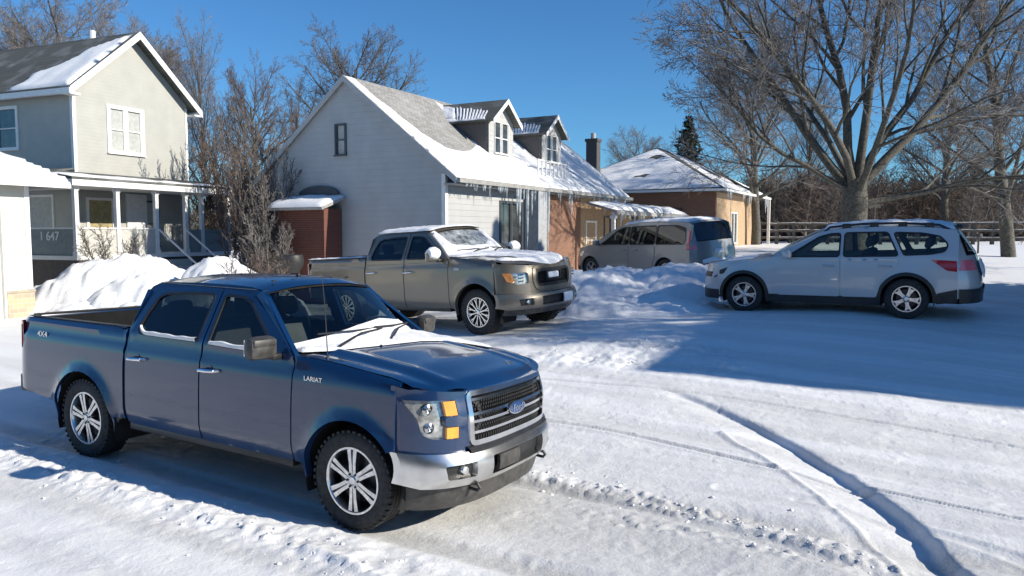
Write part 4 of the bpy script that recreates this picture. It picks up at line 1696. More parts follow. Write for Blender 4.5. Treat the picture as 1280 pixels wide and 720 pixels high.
    # doors with windows
    for s in (-1, 1):
        for (o2, wi, hx) in D['doors']:
            d = MB()
            panel(d, rounded(o2, .04), sm(s, .012), rim=(0, -s * .018, 0), step=.06, flip=s < 0)
            do = d.build('door', P, root, angle=35)
            if wi is not None:
                g = MB()
                panel(g, grow(wins[wi], .004), sm(s, -.012), step=.2)
                go = g.build('window', D['side'], do)
                f = MB()
                panel(f, grow(wins[wi], .022), sm(s, .006), holes=[grow(wins[wi], -.006)], rim=(0, -s * .02, 0), step=.12)
                f.build('window_frame', M['black'], do)
            hm = MB()
            wy = W(hx, ZB - .12)
            hm.tube([(hx - .10, s * (wy + .005), ZB - .13), (hx - .08, s * (wy + .045), ZB - .125), (hx + .08, s * (wy + .045), ZB - .12), (hx + .10, s * (wy + .005), ZB - .12)], .014, 8)
            hm.build('handle', P, do)
        for wi in D['fixed']:
            g = MB()
            panel(g, grow(wins[wi], .004), sm(s, -.008), step=.2)
            go = g.build('window', D['side'] if not D.get('tintq') else M['tint'], root)
            f = MB()
            panel(f, grow(wins[wi], .02), sm(s, .006), holes=[grow(wins[wi], -.006)], rim=(0, -s * .02, 0), step=.12)
            f.build('window_frame', M['black'], go)
        mr = MB()
        mx = cow[0] - .32
        my = W(mx, ZB)
        mr.box(mx - .03, mx + .03, min(s * (my - .01), s * (my + .08)), max(s * (my - .01), s * (my + .08)), ZB + .0, ZB + .04, 1, b=.01)
        mr.box(mx - .07, mx + .08, min(s * (my + .05), s * (my + .25)), max(s * (my + .05), s * (my + .25)), ZB + .01, ZB + .16, 0, b=.04)
        mr.build('mirror', [P, M['black']], root)
        # cladding: arches and sill
        cl = MB()
        for cx in (0, WB):
            a0 = math.degrees(math.asin((zs + .03 - R) / AR))
            ring = arch(cx, R, AR + (.055 if D['clad'] else .012), a0, 180 - a0) + arch(cx, R, AR - .006, 180 - a0, a0)
            panel(cl, ring, sm(s, .012), rim=(0, -s * .05, 0), step=.06)
        panel(cl, [(WB + AR, zs - .05), (-AR, zs - .05), (-AR, zs + (.10 if D['clad'] else .03)), (WB + AR, zs + (.10 if D['clad'] else .03))], sm(s, .010), rim=(0, -s * .05, 0), step=.12)
        cl.build('sill_cladding', M['black'] if D['clad'] else P, root)
        # lamps
        hp = D['headlamp']
        q = MB()
        panel(q, rounded(hp, .02), sm(s, .006), step=.05, rim=(0, -s * .02, 0))
        # continue round the nose
        loft(q, [[(superX(W(X1, z), s * y, X1, X2, 2.6) - D['rakef'] * max(0, z - .6) + .006, s * y, z) for y in np.linspace(W(xf, z) * .985, .45, 8)] for z in (.66, .70, .76)])
        q.build('headlight', M['rimdark'] if D['clad'] else M['lampin'], root)
        q = MB()
        panel(q, rounded(D['taillamp'], .02), sm(s, .008), step=.05, rim=(0, -s * .02, 0))
        tl = q.build('tail_light', M['red'], root)
        q = MB()
        z0, z1 = min(p[1] for p in D['taillamp']), max(p[1] for p in D['taillamp'])
        loft(q, [[(-superX(W(X3, z), s * y, -X3, -X4, 3.0) + lerp_curve(D['tailrake'])(z) - .008, s * y, z) for y in np.linspace(W(xr, z) * .985, D['tly'], 6)] for z in (z0 + .02, (z0 + z1) / 2, z1 - .01)])
        q.build('lens', M['redhi'], tl)
        for cx in (0, WB):
            make_wheel(root, cx, s * (W0 - .12), R, D['rim'], .22, 5, 'five', s)
    # bumpers
    b = MB()
    fr2 = skin(1, [zs - .02, zs + .04, zs + .16])
    loft(b, [[(p[0] + .008, p[1] * 1.005, p[2]) for p in r] for r in fr2])
    b.build('front_bumper', M['black'], root)
    b = MB()
    rr2 = skin(-1, [zs + .02, zs + .10, zs + .24, zs + .26])
    loft(b, [[(p[0] - .03, p[1] * 1.01, p[2]) for p in r] for r in rr2])
    for s in (-1, 1):
        panel(b, [(WB - AR - .04, zs + .0), (xr, zs + .04), (xr, zs + .26), (WB - AR - .05, zs + .18)], sm(s, .012), step=.08)
    b.build('rear_bumper', M['black'], root)
    # inside
    it = MB()
    it.box(X3 + .2, cow[0] - .35, -.68, .68, zs + .1, zs + .14)
    it.box(cow[0] - .55, cow[0] - .05, -.68, .68, .82, ZB - .03, b=.05)
    it.build('dashboard', M['seat'], root)
    for y in (-.38, .38):
        make_seat(root, cow[0] - 1.35, y, .50, w=.5, h=.60)
        make_seat(root, cow[0] - 2.30, y, .52, w=.56, h=.55)
    return W, ws, lerp_curve(sorted(top))


OUT = dict(paint=M['silver'], W0=.92, x1=.35, x2=.93, x3=-3.45, x4=-3.86, R=.345, AR=.405, WB=-2.745, belt=1.03, sill=.27, tumble=.42, nose=.7, rakef=.25, clad=True, rim=.222,
           glass=M['subglass'], side=M['subglass'], tly=.60,
           top=[(.93, .70), (.84, .80), (.6, .885), (.3, .945), (0, .985), (-.3, 1.02), (-.5, 1.045), (-.9, 1.27), (-1.30, 1.485), (-1.5, 1.53), (-1.8, 1.56), (-2.3, 1.575), (-2.8, 1.57), (-3.2, 1.54), (-3.45, 1.50), (-3.52, 1.42), (-3.86, .6)],
           cowl=(-.5, 1.045), wstop=(-1.30, 1.485), rgtop=(-3.45, 1.50), rgbot=(-3.72, 1.08), tailrake=[(.4, .03), (.6, 0), (.75, .02), (1.08, .12), (1.5, .34)],
           windows=[[(-.80, 1.07), (-1.32, 1.405), (-1.50, 1.455), (-1.66, 1.465), (-1.66, 1.075)], [(-1.75, 1.075), (-1.75, 1.47), (-2.42, 1.475), (-2.60, 1.09)], [(-2.70, 1.10), (-2.53, 1.47), (-2.95, 1.455), (-3.22, 1.40), (-3.34, 1.27), (-3.30, 1.16), (-3.1, 1.12)]],
           doors=[([(-.62, .36), (-.60, .75), (-.56, 1.0), (-1.68, 1.02), (-1.69, .36)], 0, -1.5), ([(-1.71, .36), (-1.70, 1.02), (-2.60, 1.03), (-2.62, .90), (-2.38, .72), (-2.28, .36)], 1, -2.42)],
           fixed=[2], headlamp=[(.46, .72), (.46, .80), (.30, .86), (.38, .73)], taillamp=[(-3.10, 1.02), (-3.48, 1.0), (-3.49, .82), (-3.34, .84)])
SP = (4.89, 15.16, math.radians(148))
c1 = empty('station_wagon', mat=ground_pose(*SP, wb=2.745, tr=.80, sink=.015))
tag(c1, 'silver station wagon with roof rails parked side-on at the right in the shade', 'station wagon')
Wc, wsc, topc = make_car(c1, OUT)
for s in (-1, 1):
    r = MB()
    zr = lambda x: topc(x) + .055
    pts = [(-1.38, topc(-1.38) + .0), (-1.48, zr(-1.48)), (-2.0, zr(-2.0) + .01), (-2.6, zr(-2.6) + .01), (-3.2, zr(-3.2)), (-3.36, topc(-3.36))]
    r.tube([(x, s * (Wc(x, topc(x)) - .05), z) for x, z in pts], .02, 8)
    for x in (-1.75, -2.2, -2.65, -3.05):
        r.box(x - .07, x + .07, min(s * (Wc(x, 1.57) - .08), s * (Wc(x, 1.57) - .02)), max(s * (Wc(x, 1.57) - .08), s * (Wc(x, 1.57) - .02)), topc(x) + .0, topc(x) + .085, b=.012)
    r.build('roof_rail', M['black'], c1)
snow_sheet('snow_cover', c1, rounded([(-3.44, -.60), (-1.36, -.60), (-1.28, 0), (-1.36, .60), (-3.44, .60)], .06), lambda u, v, h: Vector((u, v, topc(u) + .05 * (1 - min(1, abs(v) / .70) ** 2.6) + h * 1.0)), .075, .07, 12, 'snow on the roof')
snow_sheet('snow_cover', c1, rounded([(.55, -.72), (.70, 0), (.55, .72), (-.15, .80), (-.35, .0), (-.15, -.80)], .1), lambda u, v, h: Vector((u, v, topc(u) + .05 * (1 - min(1, abs(v) / .9) ** 2.2) - .004 + h)), .018, .07, 13, 'thin snow on the hood')
snow_sheet('snow_cover', c1, [(-.55, .0), (.55, 0), (.62, .5), (-.62, .5)], lambda u, v, h: Vector((-3.60 - .15 * (1 - v) - .11 - h, u, .70 + v * .55)), .04, .07, 14, 'snow stuck to the tailgate')
sp_ = MB()
sp_.tube([(-3.40, -.45, 1.56), (-3.52, -.45, 1.545), (-3.58, 0, 1.56), (-3.52, .45, 1.545), (-3.40, .45, 1.56)], .022, 6)
sp_.build('spoiler', M['black'], c1)

VAN = dict(paint=M['vangrey'], W0=.98, x1=.35, x2=.98, x3=-3.85, x4=-4.15, R=.34, AR=.40, WB=-3.03, belt=1.05, sill=.25, tumble=.30, nose=.7, rakef=.25, clad=False, rim=.21,
           glass=M['sideglass'], side=M['tint'], tly=.80, tintq=True,
           top=[(.98, .70), (.88, .82), (.6, .93), (.3, 1.0), (.1, 1.05), (-.1, 1.09), (-.6, 1.36), (-1.15, 1.60), (-1.5, 1.665), (-2.0, 1.70), (-2.6, 1.71), (-3.3, 1.70), (-3.75, 1.665), (-3.9, 1.60), (-4.15, .6)],
           cowl=(-.1, 1.09), wstop=(-1.15, 1.60), rgtop=(-3.75, 1.665), rgbot=(-4.0, 1.15), tailrake=[(.4, .03), (.6, 0), (.9, .02), (1.15, .06), (1.6, .3)],
           windows=[[(-.50, 1.09), (-1.10, 1.49), (-1.30, 1.56), (-1.60, 1.58), (-1.60, 1.09)], [(-1.66, 1.09), (-1.66, 1.585), (-2.62, 1.60), (-2.62, 1.09)], [(-2.68, 1.09), (-2.68, 1.60), (-3.40, 1.59), (-3.68, 1.52), (-3.74, 1.2), (-3.68, 1.10)]],
           doors=[([(-.60, .34), (-.58, .75), (-.5, 1.04), (-1.62, 1.05), (-1.62, .34)], 0, -1.45), ([(-1.65, .34), (-1.65, 1.05), (-2.65, 1.05), (-2.65, .80), (-2.50, .34)], 1, -1.9)],
           fixed=[2], headlamp=[(.46, .70), (.46, .82), (.25, .90), (.34, .74)], taillamp=[(-3.80, 1.50), (-3.895, 1.44), (-3.895, .92), (-3.80, .95)])
VP = (3.25, 24.2, math.radians(127))
c2 = empty('minivan', mat=ground_pose(*VP, wb=3.03, tr=.82, sink=-.05))
tag(c2, 'beige minivan with dark windows and snow on its roof, half hidden by a snow bank', 'minivan')
Wv, wsv, topv = make_car(c2, VAN)
snow_sheet('snow_cover', c2, rounded([(-3.74, -.72), (-1.2, -.70), (-1.1, 0), (-1.2, .70), (-3.74, .72)], .06), lambda u, v, h: Vector((u, v, topv(u) + .05 * (1 - min(1, abs(v) / .80) ** 2.6) + h)), .055, .09, 15, 'snow on the roof')
snow_sheet('snow_cover', c2, [(-.7, .0), (.7, 0), (.75, .10), (.3, .16), (-.1, .08), (-.5, .14)], lambda u, v, h: Vector((-4.15 - h, u, .55 + v)), .05, .05, 16, 'snow stuck to the tailgate')


# ------------------------------------------------------------------ buildings
def frame(x, y, z, ang):
    return Matrix.Translation((x, y, z)) @ Matrix.Rotation(math.radians(ang), 4, 'Z')


def wall_sheet(mb, pts, axis_, off, holes=(), th=.16, mi=0, inward=1):
    """upright wall: pts in (along, z); axis_ 'x' = runs along local x at y=off, 'y' = along local y at x=off"""
    def f(u, v):
        return Vector((u, off, v)) if axis_ == 'x' else Vector((off, u, v))
    panel(mb, pts, f, holes=holes, step=3.0, rim=((0, th * inward, 0) if axis_ == 'x' else (th * inward, 0, 0)), mi=mi)


def window_unit(parent, axis_, off, a0, a1, z0, z1, out, frame_m, cols=1, rows_=2, fw=.09, pane=None, blind=None, name='window', sill=True, bar=.035):
    """a window standing in a wall opening; out = +1/-1 direction of the outside along the other axis"""
    def bx(mb, u0, u1, d0, d1, z0_, z1_, mi=0):
        d0, d1 = sorted((off + out * d0, off + out * d1))
        if axis_ == 'x':
            mb.box(u0, u1, d0, d1, z0_, z1_, mi)
        else:
            mb.box(d0, d1, u0, u1, z0_, z1_, mi)
    f = MB()
    bx(f, a0 - fw, a0, -.05, .035, z0 - fw, z1 + fw)
    bx(f, a1, a1 + fw, -.05, .035, z0 - fw, z1 + fw)
    bx(f, a0, a1, -.05, .035, z1, z1 + fw)
    bx(f, a0, a1, -.05, .035, z0 - fw, z0)
    if sill:
        bx(f, a0 - fw - .02, a1 + fw + .02, .036, .07, z0 - fw - .01, z0 - fw + .03)
    w = (a1 - a0)
    for c in range(1, cols):
        u = a0 + w * c / cols
        bx(f, u - fw * .5, u + fw * .5, -.05, .03, z0, z1)
    for c in range(cols):
        u0 = a0 + w * c / cols + (fw * .5 if c else 0)
        u1 = a0 + w * (c + 1) / cols - (fw * .5 if c < cols - 1 else 0)
        for r in range(1, rows_):
            z = z0 + (z1 - z0) * r / rows_
            bx(f, u0, u1, -.045, .012, z - bar / 2, z + bar / 2)
        bx(f, u0, u0 + bar, -.044, .010, z0, z1)
        bx(f, u1 - bar, u1, -.044, .010, z0, z1)
    fo = f.build(name, frame_m, parent, smooth=False)
    p = MB()
    bx(p, a0 + .001, a1 - .001, -.035, -.028, z0, z1)
    p.build('pane', pane or M['pane'], fo, smooth=False)
    if blind:
        b = MB()
        bx(b, a0 + .03, a1 - .03, -.10, -.09, z0 + (z1 - z0) * .0, z1)
        b.build('blind', blind, fo, smooth=False)
    return fo


def roof_slab(mb, p00, p10, p11, p01, th, mi=0):
    """sloping slab with corner points (eave0, eave1, ridge1, ridge0), thickened downwards"""
    a = [Vector(p) for p in (p00, p10, p11, p01)]
    n = (a[1] - a[0]).cross(a[3] - a[0]).normalized()
    if n.z < 0:
        n = -n
    b = [p - n * th for p in a]
    mb.add(a + b, [(0, 1, 2, 3), (7, 6, 5, 4), (0, 4, 5, 1), (1, 5, 6, 2), (2, 6, 7, 3), (3, 7, 4, 0)], mi)


def roof_snow(parent, e0, e1, r1, r0, outline, th=.08, seed=0, step=.25, label=None, holes=()):
    """snow lying on a roof plane; outline in (u along the eave, v up the slope), 0..1"""
    e0, e1, r1, r0 = [Vector(p) for p in (e0, e1, r1, r0)]
    n = (e1 - e0).cross(r0 - e0).normalized()
    if n.z < 0:
        n = -n
    LU, LV = (e1 - e0).length, (r0 - e0).length
    ol = [(u * LU, v * LV) for u, v in outline]
    arr = np.array([tuple(p) for p in densify(ol, step)] + [tuple(p) for h in holes for p in densify([(a * LU, b * LV) for a, b in h], step)])

    def f(u, v):
        a, b = u / LU, v / LV
        p = (e0.lerp(e1, a)).lerp(r0.lerp(r1, a), b)
        d = math.sqrt(((arr - (u, v)) ** 2).sum(1).min())
        k = min(1, d / (step * .8))
        h = .004 + th * k ** .6 * (.8 + .5 * noise.noise(Vector((u * 1.3, v * 1.3, seed)))) + .02 * k * noise.noise(Vector((u * 5, v * 5, seed)))
        return p + n * h
    mb = MB()
    panel(mb, ol, f, holes=[[(a * LU, b * LV) for a, b in h] for h in holes], step=step)
    o = mb.build('snow_cover', M['snow'], parent, angle=None)
    if label:
        o['label'] = label
    return o


def ragged(a, b, n, amp, seed, inset=0):
    r = random.Random(seed)
    a, b = Vector(a), Vector(b)
    d = (b - a)
    nn = Vector((-d.y, d.x))
    if nn.length:
        nn.normalize()
    return [tuple(a + d * (k / n) + nn * r.uniform(-amp, amp)) for k in range(1, n)]


# ---- the gabled house in the middle, with two dormers
hA = empty('gabled_house', mat=frame(-1.75, 20.0, .75, 61.4))
tag(hA, 'pale grey one-and-a-half storey house with two dormers, snowy roof and icicles along its eave', 'house')
AW, AL, AE, AR_ = 6.6, 12.9, 3.27, 5.88
b = MB()
wall_sheet(b, [(0, -.4), (AW, -.4), (AW, AE), (AW / 2, AR_), (0, AE)], 'y', 0, holes=[[(3.30, 4.0 - .2), (3.70, 4.0 - .2), (3.70, 4.0 + .68), (3.30, 4.0 + .68)]], th=.16, inward=1)
wall_sheet(b, [(.16, -.4), (AL, -.4), (AL, AE), (.16, AE)], 'x', 0, holes=[[(2.9, .1), (4.3, .1), (4.3, 2.55), (2.9, 2.55)]], th=.16, inward=1)
wall_sheet(b, [(.16, -.4), (AL, -.4), (AL, AE), (.16, AE)], 'x', AW, th=.16, inward=-1)
wall_sheet(b, [(0, -.4), (AW, -.4), (AW, AE), (AW / 2, AR_), (0, AE)], 'y', AL, th=.16, inward=-1)
b.build('wall', M['asiding'], hA, smooth=False)
c = MB()
c.prism([(-.02, -.02), (.10, -.02), (.10, -.001), (-.001, -.001), (-.001, .10), (-.02, .10)], 2, -.4, AE - .1)
c.build('corner_board', M['ltrim'], hA, smooth=False)
ov, ro = .42, .10
sl = (AR_ - AE) / (AW / 2)
r = MB()
zE = AE - ov * sl + .12
E0, E1 = Vector((-ro, -ov, zE)), Vector((AL + ro, -ov, zE))
R0_, R1_ = Vector((-ro, AW / 2, AR_ + .12)), Vector((AL + ro, AW / 2, AR_ + .12))
roof_slab(r, E0, E1, R1_, R0_, .10)
F0, F1 = Vector((-ro, AW + ov, zE)), Vector((AL + ro, AW + ov, zE))
roof_slab(r, F0, F1, R1_, R0_, .10)
roo = r.build('roof', M['shingleb'], hA, smooth=False)
bb = MB()
for (p, q) in ((E0, R0_), (F0, R0_)):
    a = [p + Vector((-.02, 0, .005)), q + Vector((-.02, 0, .005)), q + Vector((-.02, 0, -.17)), p + Vector((-.02, 0, -.17))]
    a2 = [v + Vector((.018, 0, 0)) for v in a]
    bb.add(a + a2, [(0, 1, 2, 3), (7, 6, 5, 4), (0, 4, 5, 1), (1, 5, 6, 2), (2, 6, 7, 3), (3, 7, 4, 0)])
bb.build('barge_board', M['asiding'], roo, smooth=False)
g = MB()
g.box(-ro, AL + ro, -ov - .11, -ov - .005, zE - .13, zE - .02)
g.box(-ro, AL + ro, -ov + .0, -.02, zE - .18, zE - .14)
gut = g.build('gutter', M['fasciaboard'], hA, smooth=False)
# snow: broad strip up the gable edge, lower slope thick, bare shingles between
roof_snow(hA, E0, E1, R1_, R0_, [(0.002, .0), (.995, .0)] + ragged((.995, .0), (.97, .9), 6, .01, 3) + [(.9, .96), (.62, .96), (.60, .80), (.50, .97), (.43, .985), (.40, .80)] + [(.36, .72), (.37, .9), (.33, .97), (.30, .70), (.27, .42), (.21, .34), (.15, .30), (.10, .32), (.062, .42), (.045, .6), (.035, .8), (.028, .99), (.002, .99)], .055, 5, .12, 'snow left on the front slope of the roof')
roof_snow(hA, F0, F1, R1_, R0_, [(.01, .02), (.98, .02), (.98, .97), (.01, .97)], .12, 6, .4, 'snow on the back slope of the roof')
window_unit(hA, 'y', 0, 3.34, 3.66, 3.84, 4.64, -1, M['winframe'], 1, 2, .05, pane=M['panel_blind'])
window_unit(hA, 'x', 0, 2.95, 4.25, .15, 2.5, -1, M['winframe'], 2, 1, .08)


def gutter_icicles(parent, x0, x1, y, z, n, seed, lo=.15, hi=.9, dens=1.0):
    r = random.Random(seed)
    for k in range(n):
        if k % 4 == 0:
            cen = r.uniform(x0, x1)
        x = min(x1, max(x0, r.gauss(cen, .22) if r.random() < .7 else r.uniform(x0, x1)))
        L = lo + (hi - lo) * r.random() ** 2.2
        m = MB()
        ra = .014 + .024 * r.random() + L * .014
        pts = [(x, y, z), (x + r.uniform(-.01, .01), y, z - L * .3), (x + r.uniform(-.015, .015), y, z - L * .7), (x, y, z - L)]
        m.tube(pts, [ra, ra * .8, ra * .45, .003], 6)
        m.build('icicle', M['ice'], parent)


gutter_icicles(gut, .3, 2.5, -ov - .06, zE - .12, 16, 1, .1, .5)
gutter_icicles(gut, 2.3, 5.2, -ov - .06, zE - .12, 13, 2, .3, 2.5)
gutter_icicles(gut, 5.2, 12.5, -ov - .06, zE - .12, 26, 4, .2, .9)
# brick bay on the gable end with its own little snowy roof
vb = MB()
vb.box(-.75, -.02, 3.5, 5.25, -.3, 2.30)
vbo = vb.build('brick_vestibule', M['brickred'], hA, smooth=False)
q = MB()
roof_slab(q, (-1.0, 3.35, 2.33), (-1.0, 5.4, 2.33), (-.02, 5.4, 2.66), (-.02, 3.35, 2.66), .08)
q.build('roof', M['fasciaboard'], vbo, smooth=False)
roof_snow(vbo, (-1.0, 3.35, 2.33), (-1.0, 5.4, 2.33), (-.02, 5.4, 2.66), (-.02, 3.35, 2.66), [(0, 0), (1, 0), (1, .98), (0, .98)], .14, 7, .2)
q = MB()
q.prism([(3.55 + .5 * (1 - math.cos(t)) * 1.5 + 0, 2.72 + .26 * math.sin(t)) for t in np.linspace(0, math.pi, 12)], 0, -.10, -.02)
q.build('dark_arch', M['winframe'], vbo, smooth=False)  # small dark arch above the bay roof
# brick front walls and porch on the sunny long side
q = MB()
q.box(4.45, 5.05, -.50, -.02, -.4, 2.95, 0)
q.build('porch_pier', M['greypost'], hA, smooth=False)
q = MB()
q.box(5.15, 8.6, -.12, -.02, -.4, 2.85)
q.build('brick_wall', M['brickb'], hA, smooth=False)
q = MB()
q.box(8.7, 12.9, -.08, -.02, -.4, 2.9)
q.build('brick_wall', M['bricko'], hA, smooth=False)
pr = MB()
P0, P1, P2, P3 = (8.3, -1.55, 2.42), (17.4, -1.55, 2.42), (17.4, .9, 3.12), (8.3, .9, 3.12)
roof_slab(pr, P0, P1, (17.4, -.48, 2.72), (8.3, -.48, 2.72), .08)
pro = pr.build('porch_roof', M['shingleb'], hA, smooth=False)
roof_snow(pro, P0, P1, (17.4, -.48, 2.72), (8.3, -.48, 2.72), [(.0, .0), (1, 0), (1, .97), (0, .97)], .14, 8, .25)
q = MB()
q.box(8.3, 17.4, -1.62, -1.55, 2.26, 2.40)
qg = q.build('gutter', M['fasciaboard'], pro, smooth=False)
gutter_icicles(qg, 8.5, 17.2, -1.59, 2.27, 26, 9, .15, .9)
for x in (8.4, 10.6, 12.9, 15.1, 17.3):
    q = MB()
    q.box(x - .06, x + .06, -1.52, -1.40, -.4, 2.33)
    q.box(x - .10, x + .10, -1.56, -1.36, 2.12, 2.22)
    q.build('porch_post', M['ltrim'] if x < 9 else M['wood'], hA, smooth=False)
q = MB()
q.box(8.4, 12.8, -1.49, -1.44, .55, .62)
q.box(8.4, 12.8, -1.49, -1.44, .0, .07)
for k in range(30):
    q.box(8.5 + k * .145, 8.53 + k * .145, -1.48, -1.45, .07, .55)
q.build('porch_railing', M['wood'], hA, smooth=False)
q = MB()
q.box(12.95, 17.2, -.10, .02, -.4, 2.6, 0)
q.build('side_wall', M['bricko'], hA, smooth=False)
window_unit(hA, 'x', -.08, 9.2, 10.1, .7, 2.0, -1, M['ltrim'], 1, 2, .07)
window_unit(hA, 'x', -.08, 11.0, 12.2, .3, 2.2, -1, M['winframe'], 2, 1, .07)
window_unit(hA, 'x', -.10, 13.8, 15.3, .7, 2.0, -1, M['ltrim'], 2, 2, .07)


def dormer(x, name='dormer'):
    d = empty(name)
    d.parent = hA
    y0 = .75
    zb = AE + y0 * sl + .10
    w = 1.55
    he, hr = 1.16, 1.76
    d.location = (x, y0, zb)
    yb = hr / sl + .1
    ye = he / sl
    m = MB()
    wall_sheet(m, [(0, -.25), (w, -.25), (w, he), (w / 2, hr), (0, he)], 'x', 0, holes=[[(.32, .12), (1.23, .12), (1.23, 1.10), (.32, 1.10)]], th=.1)
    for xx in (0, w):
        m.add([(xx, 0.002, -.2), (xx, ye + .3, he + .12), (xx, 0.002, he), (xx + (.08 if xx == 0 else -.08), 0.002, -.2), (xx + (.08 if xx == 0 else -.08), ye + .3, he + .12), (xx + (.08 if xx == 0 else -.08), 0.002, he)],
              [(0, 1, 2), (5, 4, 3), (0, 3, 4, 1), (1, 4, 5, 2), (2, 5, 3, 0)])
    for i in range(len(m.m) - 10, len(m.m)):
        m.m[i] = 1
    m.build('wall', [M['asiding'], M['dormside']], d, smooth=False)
    m = MB()
    o_ = .16
    s2 = (hr - he) / (w / 2)
    L0, L1 = (-o_, -.25, he - o_ * s2 + .05), (-o_, ye + .15, he - o_ * s2 + .05)
    T0, T1 = (w / 2, -.25, hr + .05), (w / 2, yb + .2, hr + .05)
    N0, N1 = (w + o_, -.25, he - o_ * s2 + .05), (w + o_, ye + .15, he - o_ * s2 + .05)
    roof_slab(m, L0, L1, T1, T0, .07)
    roof_slab(m, N0, N1, T1, T0, .07)
    rr = m.build('roof', M['shingle'], d, smooth=False)
    m = MB()
    for (p, q_) in ((L0, T0), (N0, T0)):
        p, q_ = Vector(p), Vector(q_)
        a = [p + Vector((0, -.02, .01)), q_ + Vector((0, -.02, .01)), q_ + Vector((0, -.02, -.14)), p + Vector((0, -.02, -.14))]
        a2 = [v + Vector((0, .018, 0)) for v in a]
        m.add(a + a2, [(0, 1, 2, 3), (7, 6, 5, 4), (0, 4, 5, 1), (1, 5, 6, 2), (2, 6, 7, 3), (3, 7, 4, 0)])
    m.build('barge_board', M['ltrim'], rr, smooth=False)
    # wind-scalloped snow: a comb of tongues on the camera-side slope
    ol = [(.16, .02), (.98, .02), (.98, .96), (.80, .90)]
    for k in range(11):
        u = .74 - k * .053
        hi = .86 - .035 * k
        ol += [(u + .010, hi - .04), (u, hi + .06 * ((k * 7) % 3 - 1)), (u - .022, hi - .06), (u - .026, .10), (u - .036, .10)]
    roof_snow(rr, L0, L1, T1, T0, ol, .022, 11, .05)
    for cxx, wd in ((.34, .40), (.81, .40)):
        window_unit(d, 'x', 0, cxx, cxx + wd, .14, 1.08, -1, M['ltrim'], 1, 2, .02, bar=.03)
    return d


dormer(3.55)
dormer(7.2)
# low guard rail standing on the roof by the dormers
q = MB()
for x in np.arange(5.55, 7.7, .30):
    q.box(x - .02, x + .02, .05, .09, AE + .1, AE + .72)
q.box(5.5, 7.7, .05, .09, AE + .70, AE + .75)
q.build('roof_railing', M['ltrim'], hA, smooth=False)
q = MB()
q.box(11.6, 12.1, 3.3, 3.9, AR_ - .5, AR_ + .0, 0)
q.build('ridge_vent', M['chim'], hA, smooth=False)

# chimney beyond the dormers
ch = empty('brick_chimney', mat=frame(at(741, 260, 40).x, 40, gz(4.2, 40) - .2, 61.4))
tag(ch, 'tall dark brick chimney stack with a pale flashing edge between the two houses', 'chimney')
q = MB()
q.box(-.25, .25, -.30, .30, 0, 5.7)
q.box(-.30, .30, -.35, .35, 5.7, 5.85)
q.build('stack', M['chim'], ch, smooth=False)
q = MB()
q.tube([(0, 0, 5.85), (0, 0, 6.15)], .13, 10)
q.build('flue', M['greypost'], ch)

# ---- brick house with the hip roof
hB = empty('brick_house', mat=frame(9.6, 36, 1.0, 61.4))
tag(hB, 'low tan brick house with a snowy hip roof standing beyond the minivan', 'house')
BL, BW, BE = 10.6, 8.6, 3.45
b = MB()
wall_sheet(b, [(0, -.5), (BW, -.5), (BW, BE), (0, BE)], 'y', 0, th=.2)
wall_sheet(b, [(0.2, -.5), (BL, -.5), (BL, BE), (0.2, BE)], 'x', 0, th=.2, mi=1, holes=[[(3.2, .8), (4.6, .8), (4.6, 2.4), (3.2, 2.4)]])
wall_sheet(b, [(0, -.5), (BW, -.5), (BW, BE), (0, BE)], 'y', BL, th=.2, inward=-1)
wall_sheet(b, [(0.2, -.5), (BL, -.5), (BL, BE), (0.2, BE)], 'x', BW, th=.2, inward=-1)
b.build('wall', [M['brickb'], M['bricko']], hB, smooth=False)
b = MB()
b.box(-.06, -.005, 1.6, 6.4, -.4, 2.55)
b.build('garage_door', mat('brown_door', (.10, .055, .035), .7), hB, smooth=False)
window_unit(hB, 'x', 0, 3.25, 4.55, .85, 2.35, -1, M['ltrim'], 2, 1, .07)
o_ = .5
c00, c10, c11, c01 = Vector((-o_, -o_, BE)), Vector((BL + o_, -o_, BE)), Vector((BL + o_, BW + o_, BE)), Vector((-o_, BW + o_, BE))
ra, rb_ = Vector((BW / 2 + .1, BW / 2, BE + 2.55)), Vector((BL - BW / 2 - .1, BW / 2, BE + 2.55))
r = MB()
r.add([c00, c10, c11, c01, ra, rb_] + [v - Vector((0, 0, .16)) for v in (c00, c10, c11, c01)],
      [(0, 1, 5, 4), (1, 2, 5), (2, 3, 4, 5), (3, 0, 4), (6, 7, 1, 0), (7, 8, 2, 1), (8, 9, 3, 2), (9, 6, 0, 3), (9, 8, 7, 6)])
rB = r.build('roof', M['shingle'], hB, smooth=False)


